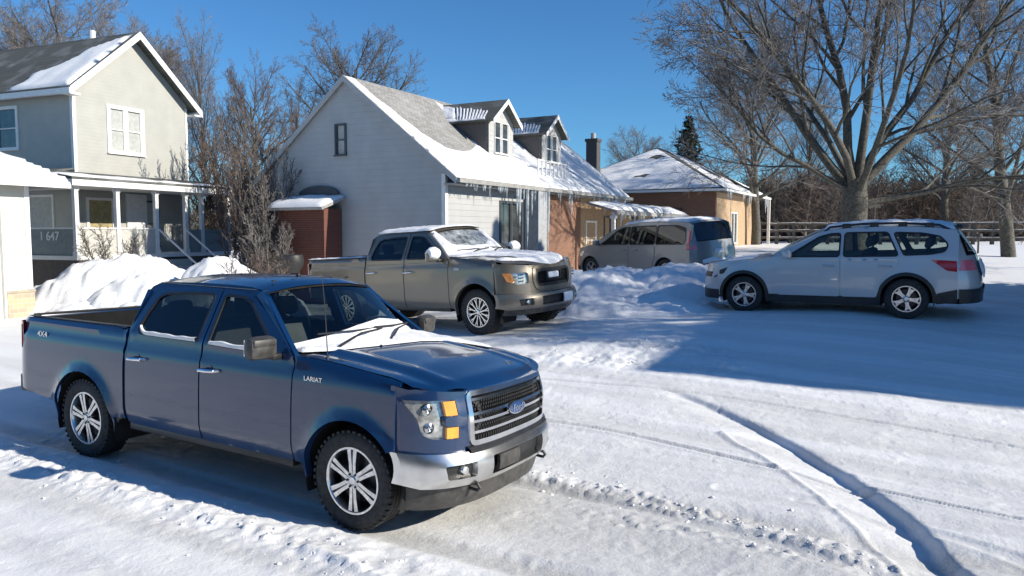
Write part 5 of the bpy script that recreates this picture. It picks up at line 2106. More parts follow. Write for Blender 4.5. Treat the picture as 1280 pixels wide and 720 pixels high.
def tri_snow(parent, a, b_, c_, th, seed, label=None, holes=()):
    """snow on a triangular or tapering roof plane a-b (eave) to c (peak)"""
    a, b_, c_ = Vector(a), Vector(b_), Vector(c_)
    n = (b_ - a).cross(c_ - a).normalized()
    if n.z < 0:
        n = -n
    ux = (b_ - a).normalized()
    vy = n.cross(ux)
    if (c_ - a).dot(vy) < 0:
        vy = -vy
    pts = [(0, 0), ((b_ - a).length, 0), ((c_ - a).dot(ux), (c_ - a).dot(vy))]
    cen = sum((Vector(p) for p in pts), Vector((0, 0))) / 3
    pts = [tuple(Vector(p).lerp(cen, .03)) for p in pts]
    hs = [[tuple(Vector(pts[0]) + (Vector(pts[1]) - Vector(pts[0])) * u + (Vector(pts[2]) - Vector(pts[0])) * v) for u, v in h] for h in holes]
    arr = np.array([tuple(p) for p in densify(pts, .3)] + [tuple(p) for h in hs for p in densify(h, .2)])

    def f(u, v):
        d = math.sqrt(((arr - (u, v)) ** 2).sum(1).min())
        k = min(1, d / .25)
        return a + ux * u + vy * v + n * (.004 + th * k ** .6 * (.8 + .4 * noise.noise(Vector((u, v, seed)))))
    mb = MB()
    panel(mb, pts, f, holes=hs, step=.3)
    o = mb.build('snow_cover', M['snow'], parent, angle=None)
    if label:
        o['label'] = label


tri_snow(rB, c01, c00, ra, .10, 1, None, holes=[[(.35, .26), (.42, .27), (.41, .34), (.36, .32)], [(.13, .72), (.2, .70), (.22, .76), (.12, .82)]])
tri_snow(rB, c00, c10, rb_, .08, 2, None, holes=[[(.18, .38), (.30, .33), (.34, .40), (.22, .58), (.16, .55)], [(.42, .18), (.52, .15), (.55, .22), (.46, .3)]])
q = MB()
q.box(-o_ - .08, -o_ - .004, -o_, BW + o_, BE - .14, BE - .03)
q.box(-o_, BL + o_, -o_ - .08, -o_ - .004, BE - .14, BE - .03)
qg = q.build('gutter', M['ltrim'], hB, smooth=False)
gutter_icicles(qg, .0, 10.6, -o_ - .05, BE - .12, 16, 12, .3, 1.6)
q = MB()
q.box(10.9, 11.05, -.55, -.40, -.4, BE - .16)
q.build('porch_post', M['ltrim'], hB, smooth=False)

# ---- the two-storey house on the left with its wrap-round porch
hL = empty('two_storey_house', mat=frame(-13.4, 23.5, .45, 67.5))
tag(hL, 'greige two-storey house with white-trimmed gable and a columned porch on the left', 'house')
LW, LD, LE, LR = 4.5, 9.0, 6.45, 8.35
wz0, wz1 = 4.55, 5.95
b = MB()
wall_sheet(b, [(0, -.4), (LW, -.4), (LW, LE), (LW / 2, LR), (0, LE)], 'x', 0, holes=[[(1.25, wz0), (2.55, wz0), (2.55, wz1), (1.25, wz1)], [(2.2, 1.45), (3.1, 1.45), (3.1, 3.0), (2.2, 3.0)], [(.35, 1.45), (1.35, 1.45), (1.35, 3.0), (.35, 3.0)]], th=.16)
wall_sheet(b, [(.16, -.4), (LD, -.4), (LD, LE), (.16, LE)], 'y', 0, holes=[[(2.5, 4.6), (3.5, 4.6), (3.5, 5.9), (2.5, 5.9)], [(1.0, 1.55), (3.1, 1.55), (3.1, 3.1), (1.0, 3.1)]], th=.16)
wall_sheet(b, [(.16, -.4), (LD, -.4), (LD, LE), (.16, LE)], 'y', LW, th=.16, inward=-1)
wall_sheet(b, [(0, -.4), (LW, -.4), (LW, LE), (LW / 2, LR), (0, LE)], 'x', LD, th=.16, inward=-1)
b.build('wall', M['lsiding'], hL, smooth=False)
q = MB()
q.prism([(-.02, -.02), (.09, -.02), (.09, -.001), (-.001, -.001), (-.001, .09), (-.02, .09)], 2, -.4, LE - .1)
q.build('corner_board', M['ltrim'], hL, smooth=False)
q = MB()
q.box(LW - .09, LW, -.022, -.002, -.4, LE - .1)
q.build('corner_board', M['ltrim'], hL, smooth=False)
so = .35
lsl = (LR - LE) / (LW / 2)
zl = LE - so * lsl + .14
A0, A1 = Vector((-so, -.38, zl)), Vector((-so, LD + .3, zl))
B0, B1 = Vector((LW + so, -.38, zl)), Vector((LW + so, LD + .3, zl))
T0, T1 = Vector((LW / 2, -.38, LR + .14)), Vector((LW / 2, LD + .3, LR + .14))
r = MB()
roof_slab(r, A0, A1, T1, T0, .10)
roof_slab(r, B0, B1, T1, T0, .10)
rL = r.build('roof', M['shingle'], hL, smooth=False)
bb = MB()
for (p, q_) in ((A0, T0), (B0, T0)):
    a = [p + Vector((0, -.025, .0)), q_ + Vector((0, -.025, .0)), q_ + Vector((0, -.025, -.24)), p + Vector((0, -.025, -.24))]
    a2 = [v + Vector((0, .02, 0)) for v in a]
    bb.add(a + a2, [(0, 1, 2, 3), (7, 6, 5, 4), (0, 4, 5, 1), (1, 5, 6, 2), (2, 6, 7, 3), (3, 7, 4, 0)])
bb.box(-so - .02, -so + .10, -.38, LD, zl - .20, zl - .03)
bb.box(LW + so - .10, LW + so + .02, -.38, LD, zl - .20, zl - .03)
bb.box(-so, 0, -.38, .0, zl - .22, zl - .16)
bb.box(LW, LW + so, -.38, .0, zl - .22, zl - .16)
bb.build('barge_board', M['ltrim'], rL, smooth=False)
roof_snow(rL, A0, A1, T1, T0, [(.01, .02), (.30, .02), (.26, .15), (.27, .3), (.20, .42), (.16, .6), (.15, .75), (.02, .96), (.012, .5)], .09, 17, .14, 'patch of snow at the gable end of the dark roof')
window_unit(hL, 'x', 0, 1.3, 2.5, wz0 + .04, wz1 - .04, -1, M['ltrim'], 2, 2, .12, pane=M['panel_blind'])
window_unit(hL, 'y', 0, 2.55, 3.45, 4.65, 5.85, -1, M['ltrim'], 1, 2, .10)
window_unit(hL, 'x', 0, 2.25, 3.05, 1.5, 2.95, -1, M['winframe'], 1, 2, .06, pane=M['panel_blind'])
window_unit(hL, 'x', 0, .4, 1.3, 1.5, 2.95, -1, M['ltrim'], 1, 1, .08, pane=M['warmblind'])
window_unit(hL, 'y', 0, 1.05, 3.05, 1.6, 3.05, -1, M['ltrim'], 1, 1, .07, pane=M['panel_blind'])
# porch: deck, posts, rails, solid panels, roof
px0, px1, py0, py1 = -1.42, 4.6, -1.77, 6.0
fl_z, ra_z, pc_z = 1.27, 2.08, 3.25
dk = MB()
dk.box(px0, px1, py0, -.17, fl_z - .12, fl_z)
dk.box(px0, -.17, -.17, py1, fl_z - .12, fl_z)
dk.build('porch_deck', M['ltrim'], hL, smooth=False)
sk = MB()
sk.box(px0 + .05, px1 - .05, py0 + .05, py0 + .08, -.4, fl_z - .125)
sk.box(px0 + .05, px0 + .08, py0 + .08, py1, -.4, fl_z - .125)
sk.build('porch_skirt', mat('skirt_boards', (.10, .085, .075), .8), hL, smooth=False)
for x in (px0 + .06, px0 + 1.42, px0 + 2.85, px0 + 4.05, px0 + 4.75, px1 - .06):
    q = MB()
    q.box(x - .06, x + .06, py0 + .0, py0 + .12, fl_z, pc_z)
    q.box(x - .08, x + .08, py0 - .02, py0 + .14, fl_z + .001, fl_z + .12)
    q.box(x - .08, x + .08, py0 - .02, py0 + .14, pc_z - .12, pc_z - .001)
    q.build('porch_post', M['ltrim'], hL, smooth=False)
for y in (1.3, 3.6, 5.9):
    q = MB()
    q.box(px0 + .0, px0 + .12, y - .06, y + .06, fl_z, pc_z)
    q.build('porch_post', M['ltrim'], hL, smooth=False)
for (a, b_) in ((px0 + .125, px0 + 1.355), (px0 + 1.485, px0 + 2.785)):
    q = MB()
    q.box(a, b_, py0 + .04, py0 + .07, fl_z, ra_z - .05)
    q.build('porch_panel', M['ptrim'], hL, smooth=False)
    q = MB()
    q.box(a, b_, py0 + .01, py0 + .10, ra_z - .045, ra_z)
    q.build('handrail', M['ltrim'], hL, smooth=False)
q = MB()
q.box(px0 + 4.12, px1 - .13, py0 + .04, py0 + .07, fl_z, ra_z - .05)
q.build('porch_panel', M['dpanel'], hL, smooth=False)
q = MB()
q.box(px0 + .04, px0 + .07, py0 + .125, 1.235, fl_z, ra_z - .05)
pp = q.build('porch_panel', M['dpanel'], hL, smooth=False)
pp['label'] = 'dark panel carrying the house number'
q = MB()
q.box(px0 + .01, px0 + .10, py0 + .125, 1.235, ra_z - .045, ra_z)
q.build('handrail', M['ltrim'], hL, smooth=False)
for (t, s_) in (('1', 2.02), ('647', 1.18)):
    pass
MT = Matrix(((0, 0, -1, px0 + .034), (-1, 0, 0, -.62), (0, 1, 0, 1.82), (0, 0, 0, 1)))
text_mesh('1 647', .36, M['ltrim'], pp, MT, 'house_number', .006)
q = MB()
roof_slab(q, (px0 - .25, py0 - .25, pc_z + .24), (px1 + .7, py0 - .25, pc_z + .24), (px1 + .7, -.17, 3.78), (px0 - .25, -.17, 3.78), .06)
roof_slab(q, (px0 - .25, -.17, 3.60), (px0 - .25, py1, 3.60), (-.17, py1, 3.90), (-.17, -.17, 3.90), .06)
q.build('porch_roof', M['shingle'], hL, smooth=False)
roof_snow(hL, (px0 - .25, py0 - .25, pc_z + .24), (px1 + .7, py0 - .25, pc_z + .24), (px1 + .7, -.17, 3.78), (px0 - .25, -.17, 3.78), [(.0, .0), (.3, .0), (1, .02), (1, .2), (.5, .25), (.3, .4), (.0, .45)], .05, 19, .2, 'thin snow on the porch roof')
q = MB()
q.box(px0 - .22, px1 + .68, py0 - .22, py0 - .16, pc_z + .0, pc_z + .18)
q.box(px0 - .22, px0 - .16, py0 - .16, py1, pc_z + .0, pc_z + .18)
q.box(px0 - .16, px1 + .6, py0 - .16, -.17, pc_z + .001, pc_z + .03)
q.box(px0 - .16, -.17, -.17, py1, pc_z + .001, pc_z + .03)
q.build('porch_ceiling', M['ltrim'], hL, smooth=False)
# steps with a sloping handrail
q = MB()
for k in range(5):
    q.box(px0 + 2.95, px0 + 3.95, py0 - .28 * (k + 1), py0 - .28 * k, -.4, fl_z - .2 * (k + 1))
q.build('steps', M['ptrim'], hL, smooth=False)
q = MB()
q.tube([(px0 + 2.90, py0, ra_z - .05), (px0 + 2.95, py0 - 1.5, ra_z - 1.15)], .035, 6)
q.tube([(px0 + 4.0, py0, ra_z - .05), (px0 + 4.05, py0 - 1.5, ra_z - 1.15)], .035, 6)
q.build('stair_rail', M['ltrim'], hL)
q = MB()
q.box(px0 + 3.2, px0 + 4.0, -.06, -.002, fl_z, 3.2)
q.build('front_door', M['ltrim'], hL, smooth=False)
q = MB()
q.box(.8, 1.0, 2.6, 3.0, LR - .55, LR + .25) if False else q.tube([(LW / 2 + .1, 1.9, LR - .1), (LW / 2 + .1, 1.9, LR + .42)], .09, 8)
q.build('roof_vent', M['ltrim'], hL)

# ---- garage at the left edge
hG = empty('garage', mat=frame(-11.72, 18.5, .35, 67.5))
tag(hG, 'cream sided garage with stone veneer base and snowy eave at the left edge', 'garage')
GE = 3.35
b = MB()
wall_sheet(b, [(-6, -.4), (0, -.4), (0, GE), (-6, GE)], 'x', 0, th=.15, holes=[[(-3.6, -.39), (-1.15, -.39), (-1.15, 2.3), (-3.6, 2.3)]])
wall_sheet(b, [(.15, -.4), (6, -.4), (6, GE), (3, GE + 1.2), (.15, GE)], 'y', 0, th=.15, inward=-1)
wall_sheet(b, [(.15, -.4), (6, -.4), (6, GE), (3, GE + 1.2), (.15, GE)], 'y', -6, th=.15)
wall_sheet(b, [(-6, -.4), (0, -.4), (0, GE), (-6, GE)], 'x', 6, th=.15, inward=-1)
b.build('wall', M['gsiding'], hG, smooth=False)
q = MB()
q.box(-.10, .02, -.025, -.002, .66, GE)
q.build('corner_board', M['ltrim'], hG, smooth=False)
q = MB()
q.box(-.72, -.67, -.085, -.002, -.35, GE - .6)
q.build('door_trim', M['ltrim'], hG, smooth=False)
q = MB()
q.box(-.64, .03, -.06, -.002, -.4, .60)
q.box(.004, .04, -.002, 1.0, -.4, .60)
q.box(-.66, .05, -.08, -.002, .60, .65)
q.build('stone_base', M['stone'], hG, smooth=False)
q = MB()
q.box(-3.6, -1.15, .02, .06, -.35, 2.3)
for z in (.3, .95, 1.6):
    q.box(-3.58, -1.17, .012, .02, z - .01, z + .01)
q.build('garage_door', mat('grey_door', (.3, .3, .3), .6), hG, smooth=False)
r = MB()
g0, g1 = Vector((-6.3, -.45, GE - .05)), Vector((.75, -.45, GE - .05))
g3, g2 = Vector((-6.3, 3, GE + 1.0)), Vector((.75, 3, GE + 1.0))
k0, k1 = Vector((-6.3, 6.45, GE - .05)), Vector((.75, 6.45, GE - .05))
roof_slab(r, g0, g1, g2, g3, .10)
roof_slab(r, k0, k1, g2, g3, .10)
rG = r.build('roof', M['shingle'], hG, smooth=False)
roof_snow(rG, g0, g1, g2, g3, [(0, 0), (1, 0), (1, .99), (0, .99)], .2, 21, .3)
q = MB()
q.box(-6.3, .76, -.50, -.455, GE - .22, GE - .06)
q.box(.755, .78, -.5, 3, GE - .22, GE - .12)
q.build('gutter', M['ltrim'], hG, smooth=False)

# ---- neighbours outside the picture: an unseen house added behind the camera to darken reflections, and the one whose shade lies across the street
hN = empty('unseen_house', mat=frame(-16, -6.5, -.1, 0))
tag(hN, 'unseen slate sided house added behind the photographer to darken the truck reflections', 'house')
q = MB()
q.box(0, 24, -8, 0, -.3, 4.2)
q.build('wall', siding_mat('slate_siding', (.035, .045, .055), .15), hN, smooth=False)
q = MB()
roof_slab(q, (-.5, .5, 4.1), (24.5, .5, 4.1), (24.5, -4, 6.8), (-.5, -4, 6.8), .12)
roof_slab(q, (-.5, -8.5, 4.1), (24.5, -8.5, 4.1), (24.5, -4, 6.8), (-.5, -4, 6.8), .12)
q.build('roof', M['shingle'], hN, smooth=False)
for x in (4, 10, 17):
    window_unit(hN, 'x', 0, x, x + 1.6, 1.2, 2.6, 1, M['ltrim'], 2, 2, .1)
# the shading neighbour stands in sun-aligned coordinates: s towards the sun, c across
SH = .2
hS = empty('unseen_house', mat=frame(.94 * 10.5 + .34 * 10.9, -.34 * 10.5 + .94 * 10.9, .2, -20))
tag(hS, 'tall white sided house outside the right edge of the picture', 'house')
q = MB()
q.box(0, 9, 0, 11.4, -.5, 5.0 + SH)
q.add([(0, 0, 5.0 + SH), (9, 0, 5.0 + SH), (4.5, 0, 8.6 + SH), (0, 11.4, 5.0 + SH), (9, 11.4, 5.0 + SH), (4.5, 11.4, 8.6 + SH)], [(0, 1, 2), (5, 4, 3), (0, 2, 5, 3), (1, 4, 5, 2)])
q.build('wall', M['asiding'], hS, smooth=False)
q = MB()
for e_ in (-.4, 9.4):
    roof_slab(q, (e_, -.3, 4.78 + SH), (e_, 11.7, 4.78 + SH), (4.5, 11.7, 8.7 + SH), (4.5, -.3, 8.7 + SH), .1)
q.build('roof', M['shingle'], hS, smooth=False)
for y in (1.5, 5, 8.5):
    window_unit(hS, 'y', 0, y, y + 1.4, 1.2, 2.7, -1, M['ltrim'], 2, 2, .1)

# ------------------------------------------------------------------ snow banks
gl = 'ploughed snow banks'
p = at(150, 345, 19.3)
snow_bank([(p.x, 19.8, 1.50, 2.5, 1.5, 10), (p.x + 2.0, 19.9, 1.12, 2.4, 1.3, -10), (p.x - 1.6, 19.8, .45, 1.2, .8, 20), (p.x + .6, 18.9, .55, 2.6, 1.6, 0)], 'high sunlit snow pile in front of the columned porch', gl, .15, 3)
p = at(270, 345, 18.6)
snow_bank([(p.x, 18.8, 1.45, 1.5, 1.2, 0), (p.x - 1.8, 19.0, 1.05, 1.9, 1.1, 8), (p.x + 1.2, 18.6, .8, 1.0, .9, 0), (p.x - 1.2, 18.0, .4, 2.2, 1.3, 0)], 'rounded snow pile just right of the porch steps, above the blue truck cab', gl, .15, 9)
p = at(800, 345, 17)
snow_bank([(at(775, 345, 17.6).x, 17.8, .84, 3.2, 1.3, 0), (at(728, 345, 17).x, 17.4, .84, 2.6, 1.5, -12), (at(845, 345, 17.2).x, 17.4, .92, 1.7, 1.3, 10), (at(885, 345, 17.6).x, 18.0, .62, 1.2, 1.0, 10), (at(760, 370, 15.4).x, 15.9, .38, 2.6, 1.5, -20)], 'long blue-shaded snow bank between the bronze truck and the silver wagon', gl, .13, 15)
p = at(640, 300, 18.6)
snow_bank([(at(650, 310, 18.6).x, 18.9, .75, 1.3, .7, 60), (at(612, 300, 18.4).x, 18.6, .6, .8, .6, 60), (at(690, 310, 20).x, 20.3, .8, 1.2, .7, 60)], 'low snow bank under the icicles behind the bronze truck', gl, .10, 23)
snow_bank([(at(955, 308, 24).x, 24.0, .6, .9, .6, 0)], 'small rough snow heap between the minivan and the silver wagon', gl, .12, 27)


# loose clods broken off the windrow and the plough spill
cr = random.Random(4)
cb = MB()
wl = smooth_line([gpt(-60, 545), gpt(60, 585), gpt(200, 625), gpt(330, 662), gpt(470, 712)])
sl_ = [gpt(640, 588), gpt(760, 612), gpt(940, 655), gpt(1110, 705)]
pl2 = [gpt(600, 445), gpt(925, 462)]
pl3 = [gpt(640, 425), gpt(900, 440)]
pts_ = []
for k in range(520):
    L_ = (wl, sl_, pl2, pl3)[(0, 0, 1, 1, 2, 3)[k % 6]]
    i = cr.randrange(len(L_) - 1)
    q_ = Vector(L_[i]).lerp(Vector(L_[i + 1]), cr.random()) + Vector((cr.gauss(0, .2), cr.gauss(0, .2)))
    pts_.append((q_.x, q_.y, .005 + .018 * cr.random() ** 3))
PX, PY = np.array([p[0] for p in pts_]), np.array([p[1] for p in pts_])
PZ = gbase(PX, PY) + ground_detail(PX, PY)[0]
for (x_, y_, r_), z_ in zip(pts_, PZ):
    bm = bmesh.new()
    bmesh.ops.create_icosphere(bm, subdivisions=1, radius=r_)
    bm.verts.index_update()
    for v in bm.verts:
        v.co *= cr.uniform(.65, 1.25)
        v.co.z *= .7
    cb.add([v.co + Vector((x_, y_, float(z_) + r_ * .2)) for v in bm.verts], [[v.index for v in f.verts] for f in bm.faces])
    bm.free()
o = cb.build('snow_clods', M['snow'], angle=60)
tag(o, 'loose clods and crumbs of snow along the wheel tracks', 'snow clods', kind='stuff')


# ------------------------------------------------------------------ trees
class Tree:
    def __init__(s, seed, **k):
        s.r = random.Random(seed)
        s.v = {0: [], 1: []}
        s.f = {0: [], 1: []}
        s.minr = k.get('minr', .004)
        s.nseg = 0

    def tube(s, pts, rad, kind, n):
        V, F = s.v[kind], s.f[kind]
        b = len(V)
        prev = None
        L = len(pts)
        for i, p in enumerate(pts):
            d = (pts[min(i + 1, L - 1)] - pts[max(i - 1, 0)]).normalized()
            a = prev if prev is not None else (Vector((0, 0, 1)) if abs(d.z) < .9 else Vector((1, 0, 0)))
            a = (a - d * a.dot(d))
            if a.length < 1e-6:
                a = d.orthogonal()
            a.normalize()
            prev = a
            c = d.cross(a)
            for k in range(n):
                t = 2 * math.pi * k / n
                q = p + (a * math.cos(t) + c * math.sin(t)) * rad[i]
                V.append((q.x, q.y, q.z))
        for i in range(L - 1):
            for k in range(n):
                F.append((b + i * n + k, b + i * n + (k + 1) % n, b + (i + 1) * n + (k + 1) % n, b + (i + 1) * n + k))
        s.nseg += L - 1

    def branch(s, p, d, L, r0, lev, K):
        r = s.r
        maxl = K['levels']
        nseg = max(2, [7, 7, 6, 5, 3, 2, 2][lev])
        pts, rad = [p.copy()], [r0]
        step = L / nseg
        d = d.normalized()
        up = K['up'][lev]
        wob = K['wob'][lev]
        dirs = [d.copy()]
        r1 = r0 * (.32 if lev < maxl else .3)
        for i in range(nseg):
            d = (d + Vector((r.gauss(0, wob), r.gauss(0, wob), r.gauss(0, wob) + up))).normalized()
            p = p + d * step
            pts.append(p.copy())
            dirs.append(d.copy())
            rad.append(max(K['minr'], r0 + (r1 - r0) * ((i + 1) / nseg) ** .9))
        kind = 0 if lev <= K['barklev'] else 1
        s.tube(pts, rad, kind, 10 if lev == 0 else (7 if lev == 1 else (5 if lev == 2 else 3)))
        if lev >= maxl:
            return
        n = K['kids'][lev]
        n = int(n * r.uniform(.8, 1.2) + .5)
        t0 = K['start'][lev]
        phi = r.uniform(0, 6.28)
        for k in range(n):
            t = t0 + (1 - t0) * (k + r.uniform(.2, .8)) / n
            i = min(nseg - 1, int(t * nseg))
            q = pts[i].lerp(pts[i + 1], t * nseg - i)
            dd = dirs[i + 1]
            phi += 2.4 + r.uniform(-.5, .5)
            an = math.radians(K['ang'][lev] + r.uniform(-10, 10)) * (1.08 - .3 * t)
            o = dd.orthogonal().normalized()
            o.rotate(Matrix.Rotation(phi, 3, dd))
            nd = dd * math.cos(an) + o * math.sin(an)
            ln = L * K['ratio'][lev] * (1.1 - .55 * t) * r.uniform(.75, 1.2)
            rr = (r0 + (r1 - r0) * t) * K['rr'][lev]
            s.branch(q, nd, ln, max(K['minr'], rr), lev + 1, K)

    def meshes(s, name, barkm, twigm):
        out = []
        for kind, nm, m in ((0, 'trunk', barkm), (1, 'crown', twigm)):
            me = bpy.data.meshes.new(nm)
            me.from_pydata(s.v[kind], [], s.f[kind])
            me.materials.append(m)
            me.polygons.foreach_set('use_smooth', [True] * len(me.polygons))
            me.update()
            out.append(me)
        return out


def place_tree(name, meshes, x, y, scale, rz, label, cat='tree', group=None, z=None, sz=None):
    e = empty(name, (x, y, (gz(x, y) - .05) if z is None else z), rz)
    e.scale = (scale, scale, sz or scale)
    for nm, me in zip(('trunk', 'crown'), meshes):
        o = bpy.data.objects.new(nm, me)
        COL.objects.link(o)
        o.parent = e
    tag(e, label, cat, group)
    return e


# big spreading maple at the right
T = Tree(21)
K = dict(levels=5, barklev=2, minr=.0075, up=[.0, .035, .03, .02, .01, .0], wob=[.03, .09, .11, .13, .15, .2], kids=[0, 9, 7, 6, 5, 0], start=[.9, .22, .2, .18, .15, 0], ang=[30, 38, 38, 38, 40, 0],
         ratio=[.6, .56, .56, .56, .58, .5], rr=[.7, .55, .55, .55, .6, .5])
base = Vector((0, 0, 0))
T.tube([Vector((0, 0, -.2)), Vector((0, 0, .1)), Vector((.02, 0, .6)), Vector((0, 0, 1.5)), Vector((-.02, 0, 2.3)), Vector((0, 0, 3.1))], [.66, .50, .43, .41, .44, .34], 0, 14)
rr_ = random.Random(5)
limbs = [((-.75, .1, .95), 8.5, .24), ((-.42, -.2, 1.1), 8.2, .20), ((-.12, .25, 1.25), 9.5, .25), ((.22, -.15, 1.2), 9.5, .24), ((.5, .2, 1.0), 9.0, .22), ((.95, -.05, .75), 9.2, .25), ((1.2, .1, .22), 7.5, .17), ((.1, -.75, .9), 7.5, .18), ((-.1, .8, .8), 7.5, .18), ((-1.1, -.2, .62), 6.5, .14)]
for d, L, r0 in limbs:
    d = Vector(d)
    T.branch(Vector((d.x * .15, d.y * .15, 2.2 + rr_.random() * .7)), d, L * 1.04, r0 * .74, 1, K)
bigm = T.meshes('maple', M['bark'], M['twigfrost'])
p = at(1068, 280, 27)
place_tree('maple_tree', bigm, p.x, 27, 1.0, 0, 'huge bare spreading maple with a thick trunk rising behind the silver wagon', group=None)
print('maple segs', T.nseg)


def kinds():
    out = {}
    K1 = dict(levels=4, barklev=1, minr=.0045, up=[.02, .05, .04, .03, .0], wob=[.03, .07, .1, .13, .2], kids=[22, 11, 8, 7], start=[.22, .2, .12, .1], ang=[38, 40, 42, 45], ratio=[.48, .45, .45, .5], rr=[.42, .5, .55, .6])
    for i, sd in enumerate((3, 8, 14)):
        T = Tree(sd)
        T.branch(Vector((0, 0, -.2)), Vector((0, 0, 1)), 10.5, .22, 0, K1)
        out['tall%d' % i] = T
    K2 = dict(levels=4, barklev=1, minr=.0045, up=[.0, .01, .02, .01, .0], wob=[.04, .10, .12, .14, .2], kids=[20, 12, 9, 7], start=[.26, .2, .12, .1], ang=[52, 38, 40, 42], ratio=[.62, .48, .45, .5], rr=[.5, .5, .55, .6])
    for i, sd in enumerate((5, 11)):
        T = Tree(sd)
        T.branch(Vector((0, 0, -.2)), Vector((0, 0, 1)), 8.0, .24, 0, K2)
        out['round%d' % i] = T
    K5 = dict(levels=4, barklev=1, minr=.0045, up=[.0, .045, .04, .02, .0], wob=[.02, .07, .1, .13, .2], kids=[28, 11, 8, 6], start=[.50, .2, .12, .1], ang=[62, 38, 38, 40], ratio=[.56, .45, .45, .5], rr=[.5, .5, .55, .6])
    T = Tree(41)
    T.branch(Vector((0, 0, -.2)), Vector((0, 0, 1)), 8.0, .24, 0, K5)
    out['ball'] = T
    K3 = dict(levels=3, barklev=0, minr=.009, up=[.03, .03, .02, .0], wob=[.06, .1, .14, .2], kids=[12, 6, 4], start=[.15, .15, .1], ang=[22, 30, 38], ratio=[.38, .45, .5], rr=[.5, .6, .6])
    for i, sd in enumerate((2, 9, 17)):
        T = Tree(sd)
        for k in range(6):
            a = T.r.uniform(0, 6.28)
            T.branch(Vector((math.cos(a) * .2, math.sin(a) * .2, -.1)), Vector((math.cos(a) * .22, math.sin(a) * .22, 1)), T.r.uniform(3.2, 4.6), .04, 0, K3)
        out['shrub%d' % i] = T
    K4 = dict(levels=3, barklev=0, minr=.014, up=[.03, .04, .02, .0], wob=[.03, .1, .14, .2], kids=[24, 9, 5], start=[.10, .12, .1], ang=[46, 40, 42], ratio=[.42, .45, .5], rr=[.35, .6, .6])
    for i, sd in enumerate((31, 32, 33)):
        T = Tree(sd)
        T.branch(Vector((0, 0, -.2)), Vector((0, 0, 1)), 7.5, .13, 0, K4)
        out['wood%d' % i] = T
    return out


KD = kinds()
MS = {}


def tm(kind, bark='bark', tw='twig'):
    k = (kind, bark, tw)
    if k not in MS:
        MS[k] = KD[kind].meshes(kind, M[bark], M[tw])
    return MS[k]


def tree_at(px, pyb, Y, kind, ptop, rz, label, name='bare_tree', bark='bark', tw='twig', group=None, cat='tree', wide=1.0):
    x = at(px, pyb, Y).x
    zb = gz(x, Y) - .05
    zt_ = at(px, ptop, Y).z
    ms = tm(kind, bark, tw)
    H = max(v[2] for v in KD[kind].v[1])
    sc = (zt_ - zb) / H
    return place_tree(name, ms, x, Y, sc * wide, rz, label, cat, group, z=zb, sz=sc)


gr = 'bare trees behind the houses'
tree_at(945, 290, 42, 'round0', 25, .5, 'second large bare tree, between the hip roofed house and the great maple', tw='twigfrost', wide=1.0)
tree_at(1262, 310, 31, 'tall1', -60, 1.2, 'tall dark bare tree with its trunk at the right edge of the picture', bark='bark', tw='twig', wide=1.35)
tree_at(25, 300, 44, 'tall0', -8, .2, 'leftmost bare tree above the dark roof', group=gr, tw='twigfrost')
tree_at(105, 300, 47, 'round1', -30, 1.9, 'broad bare tree directly above the dark roof ridge', group=gr, tw='twigfrost')
tree_at(66, 300, 50, 'tall1', 2, 2.2, 'bare tree between the two broad crowns over the dark roof', group=gr, tw='twigfrost')
tree_at(150, 300, 41, 'round0', 4, 4.2, 'dense bare tree rising just left of the white-trimmed gable peak', group=gr, tw='twigfrost')
tree_at(212, 300, 41, 'tall1', 40, 1.0, 'bare tree low behind the right slope of the white-trimmed gable', group=gr, tw='twigred')
tree_at(190, 300, 45, 'tall2', 8, 3.0, 'bare tree showing just right of the white-trimmed gable peak', group=gr, tw='twigfrost')
tree_at(262, 300, 36, 'tall0', 12, 4.0, 'slender pale bare tree standing in the gap between the two houses', group=gr, tw='twigfrost', wide=.62)
tree_at(322, 300, 34, 'ball', 62, 5.1, 'dense brown bare tree left of the gabled house wall', group=gr, tw='twigred', wide=.72)
tree_at(372, 300, 40, 'tall2', 84, 2.2, 'brown bare tree just behind the gable end of the middle house', group=gr, tw='twigred', wide=.8)
tree_at(442, 300, 42, 'ball', 12, .9, 'round crowned bare tree rising behind the peak of the middle house', group=gr, tw='twig', wide=.95)
tree_at(785, 300, 60, 'round0', 152, 3.3, 'distant frosty bare tree above the snowy hip roof, beside the chimney', group=gr, tw='twigfrost', wide=1.1)
tree_at(1180, 300, 52, 'round1', 60, 4.4, 'bare tree in the distance to the right of the great maple', group=gr, tw='twig')
tree_at(1010, 300, 56, 'tall2', 70, 2.4, 'bare tree in the distance to the left of the great maple trunk', group=gr, tw='twigred')
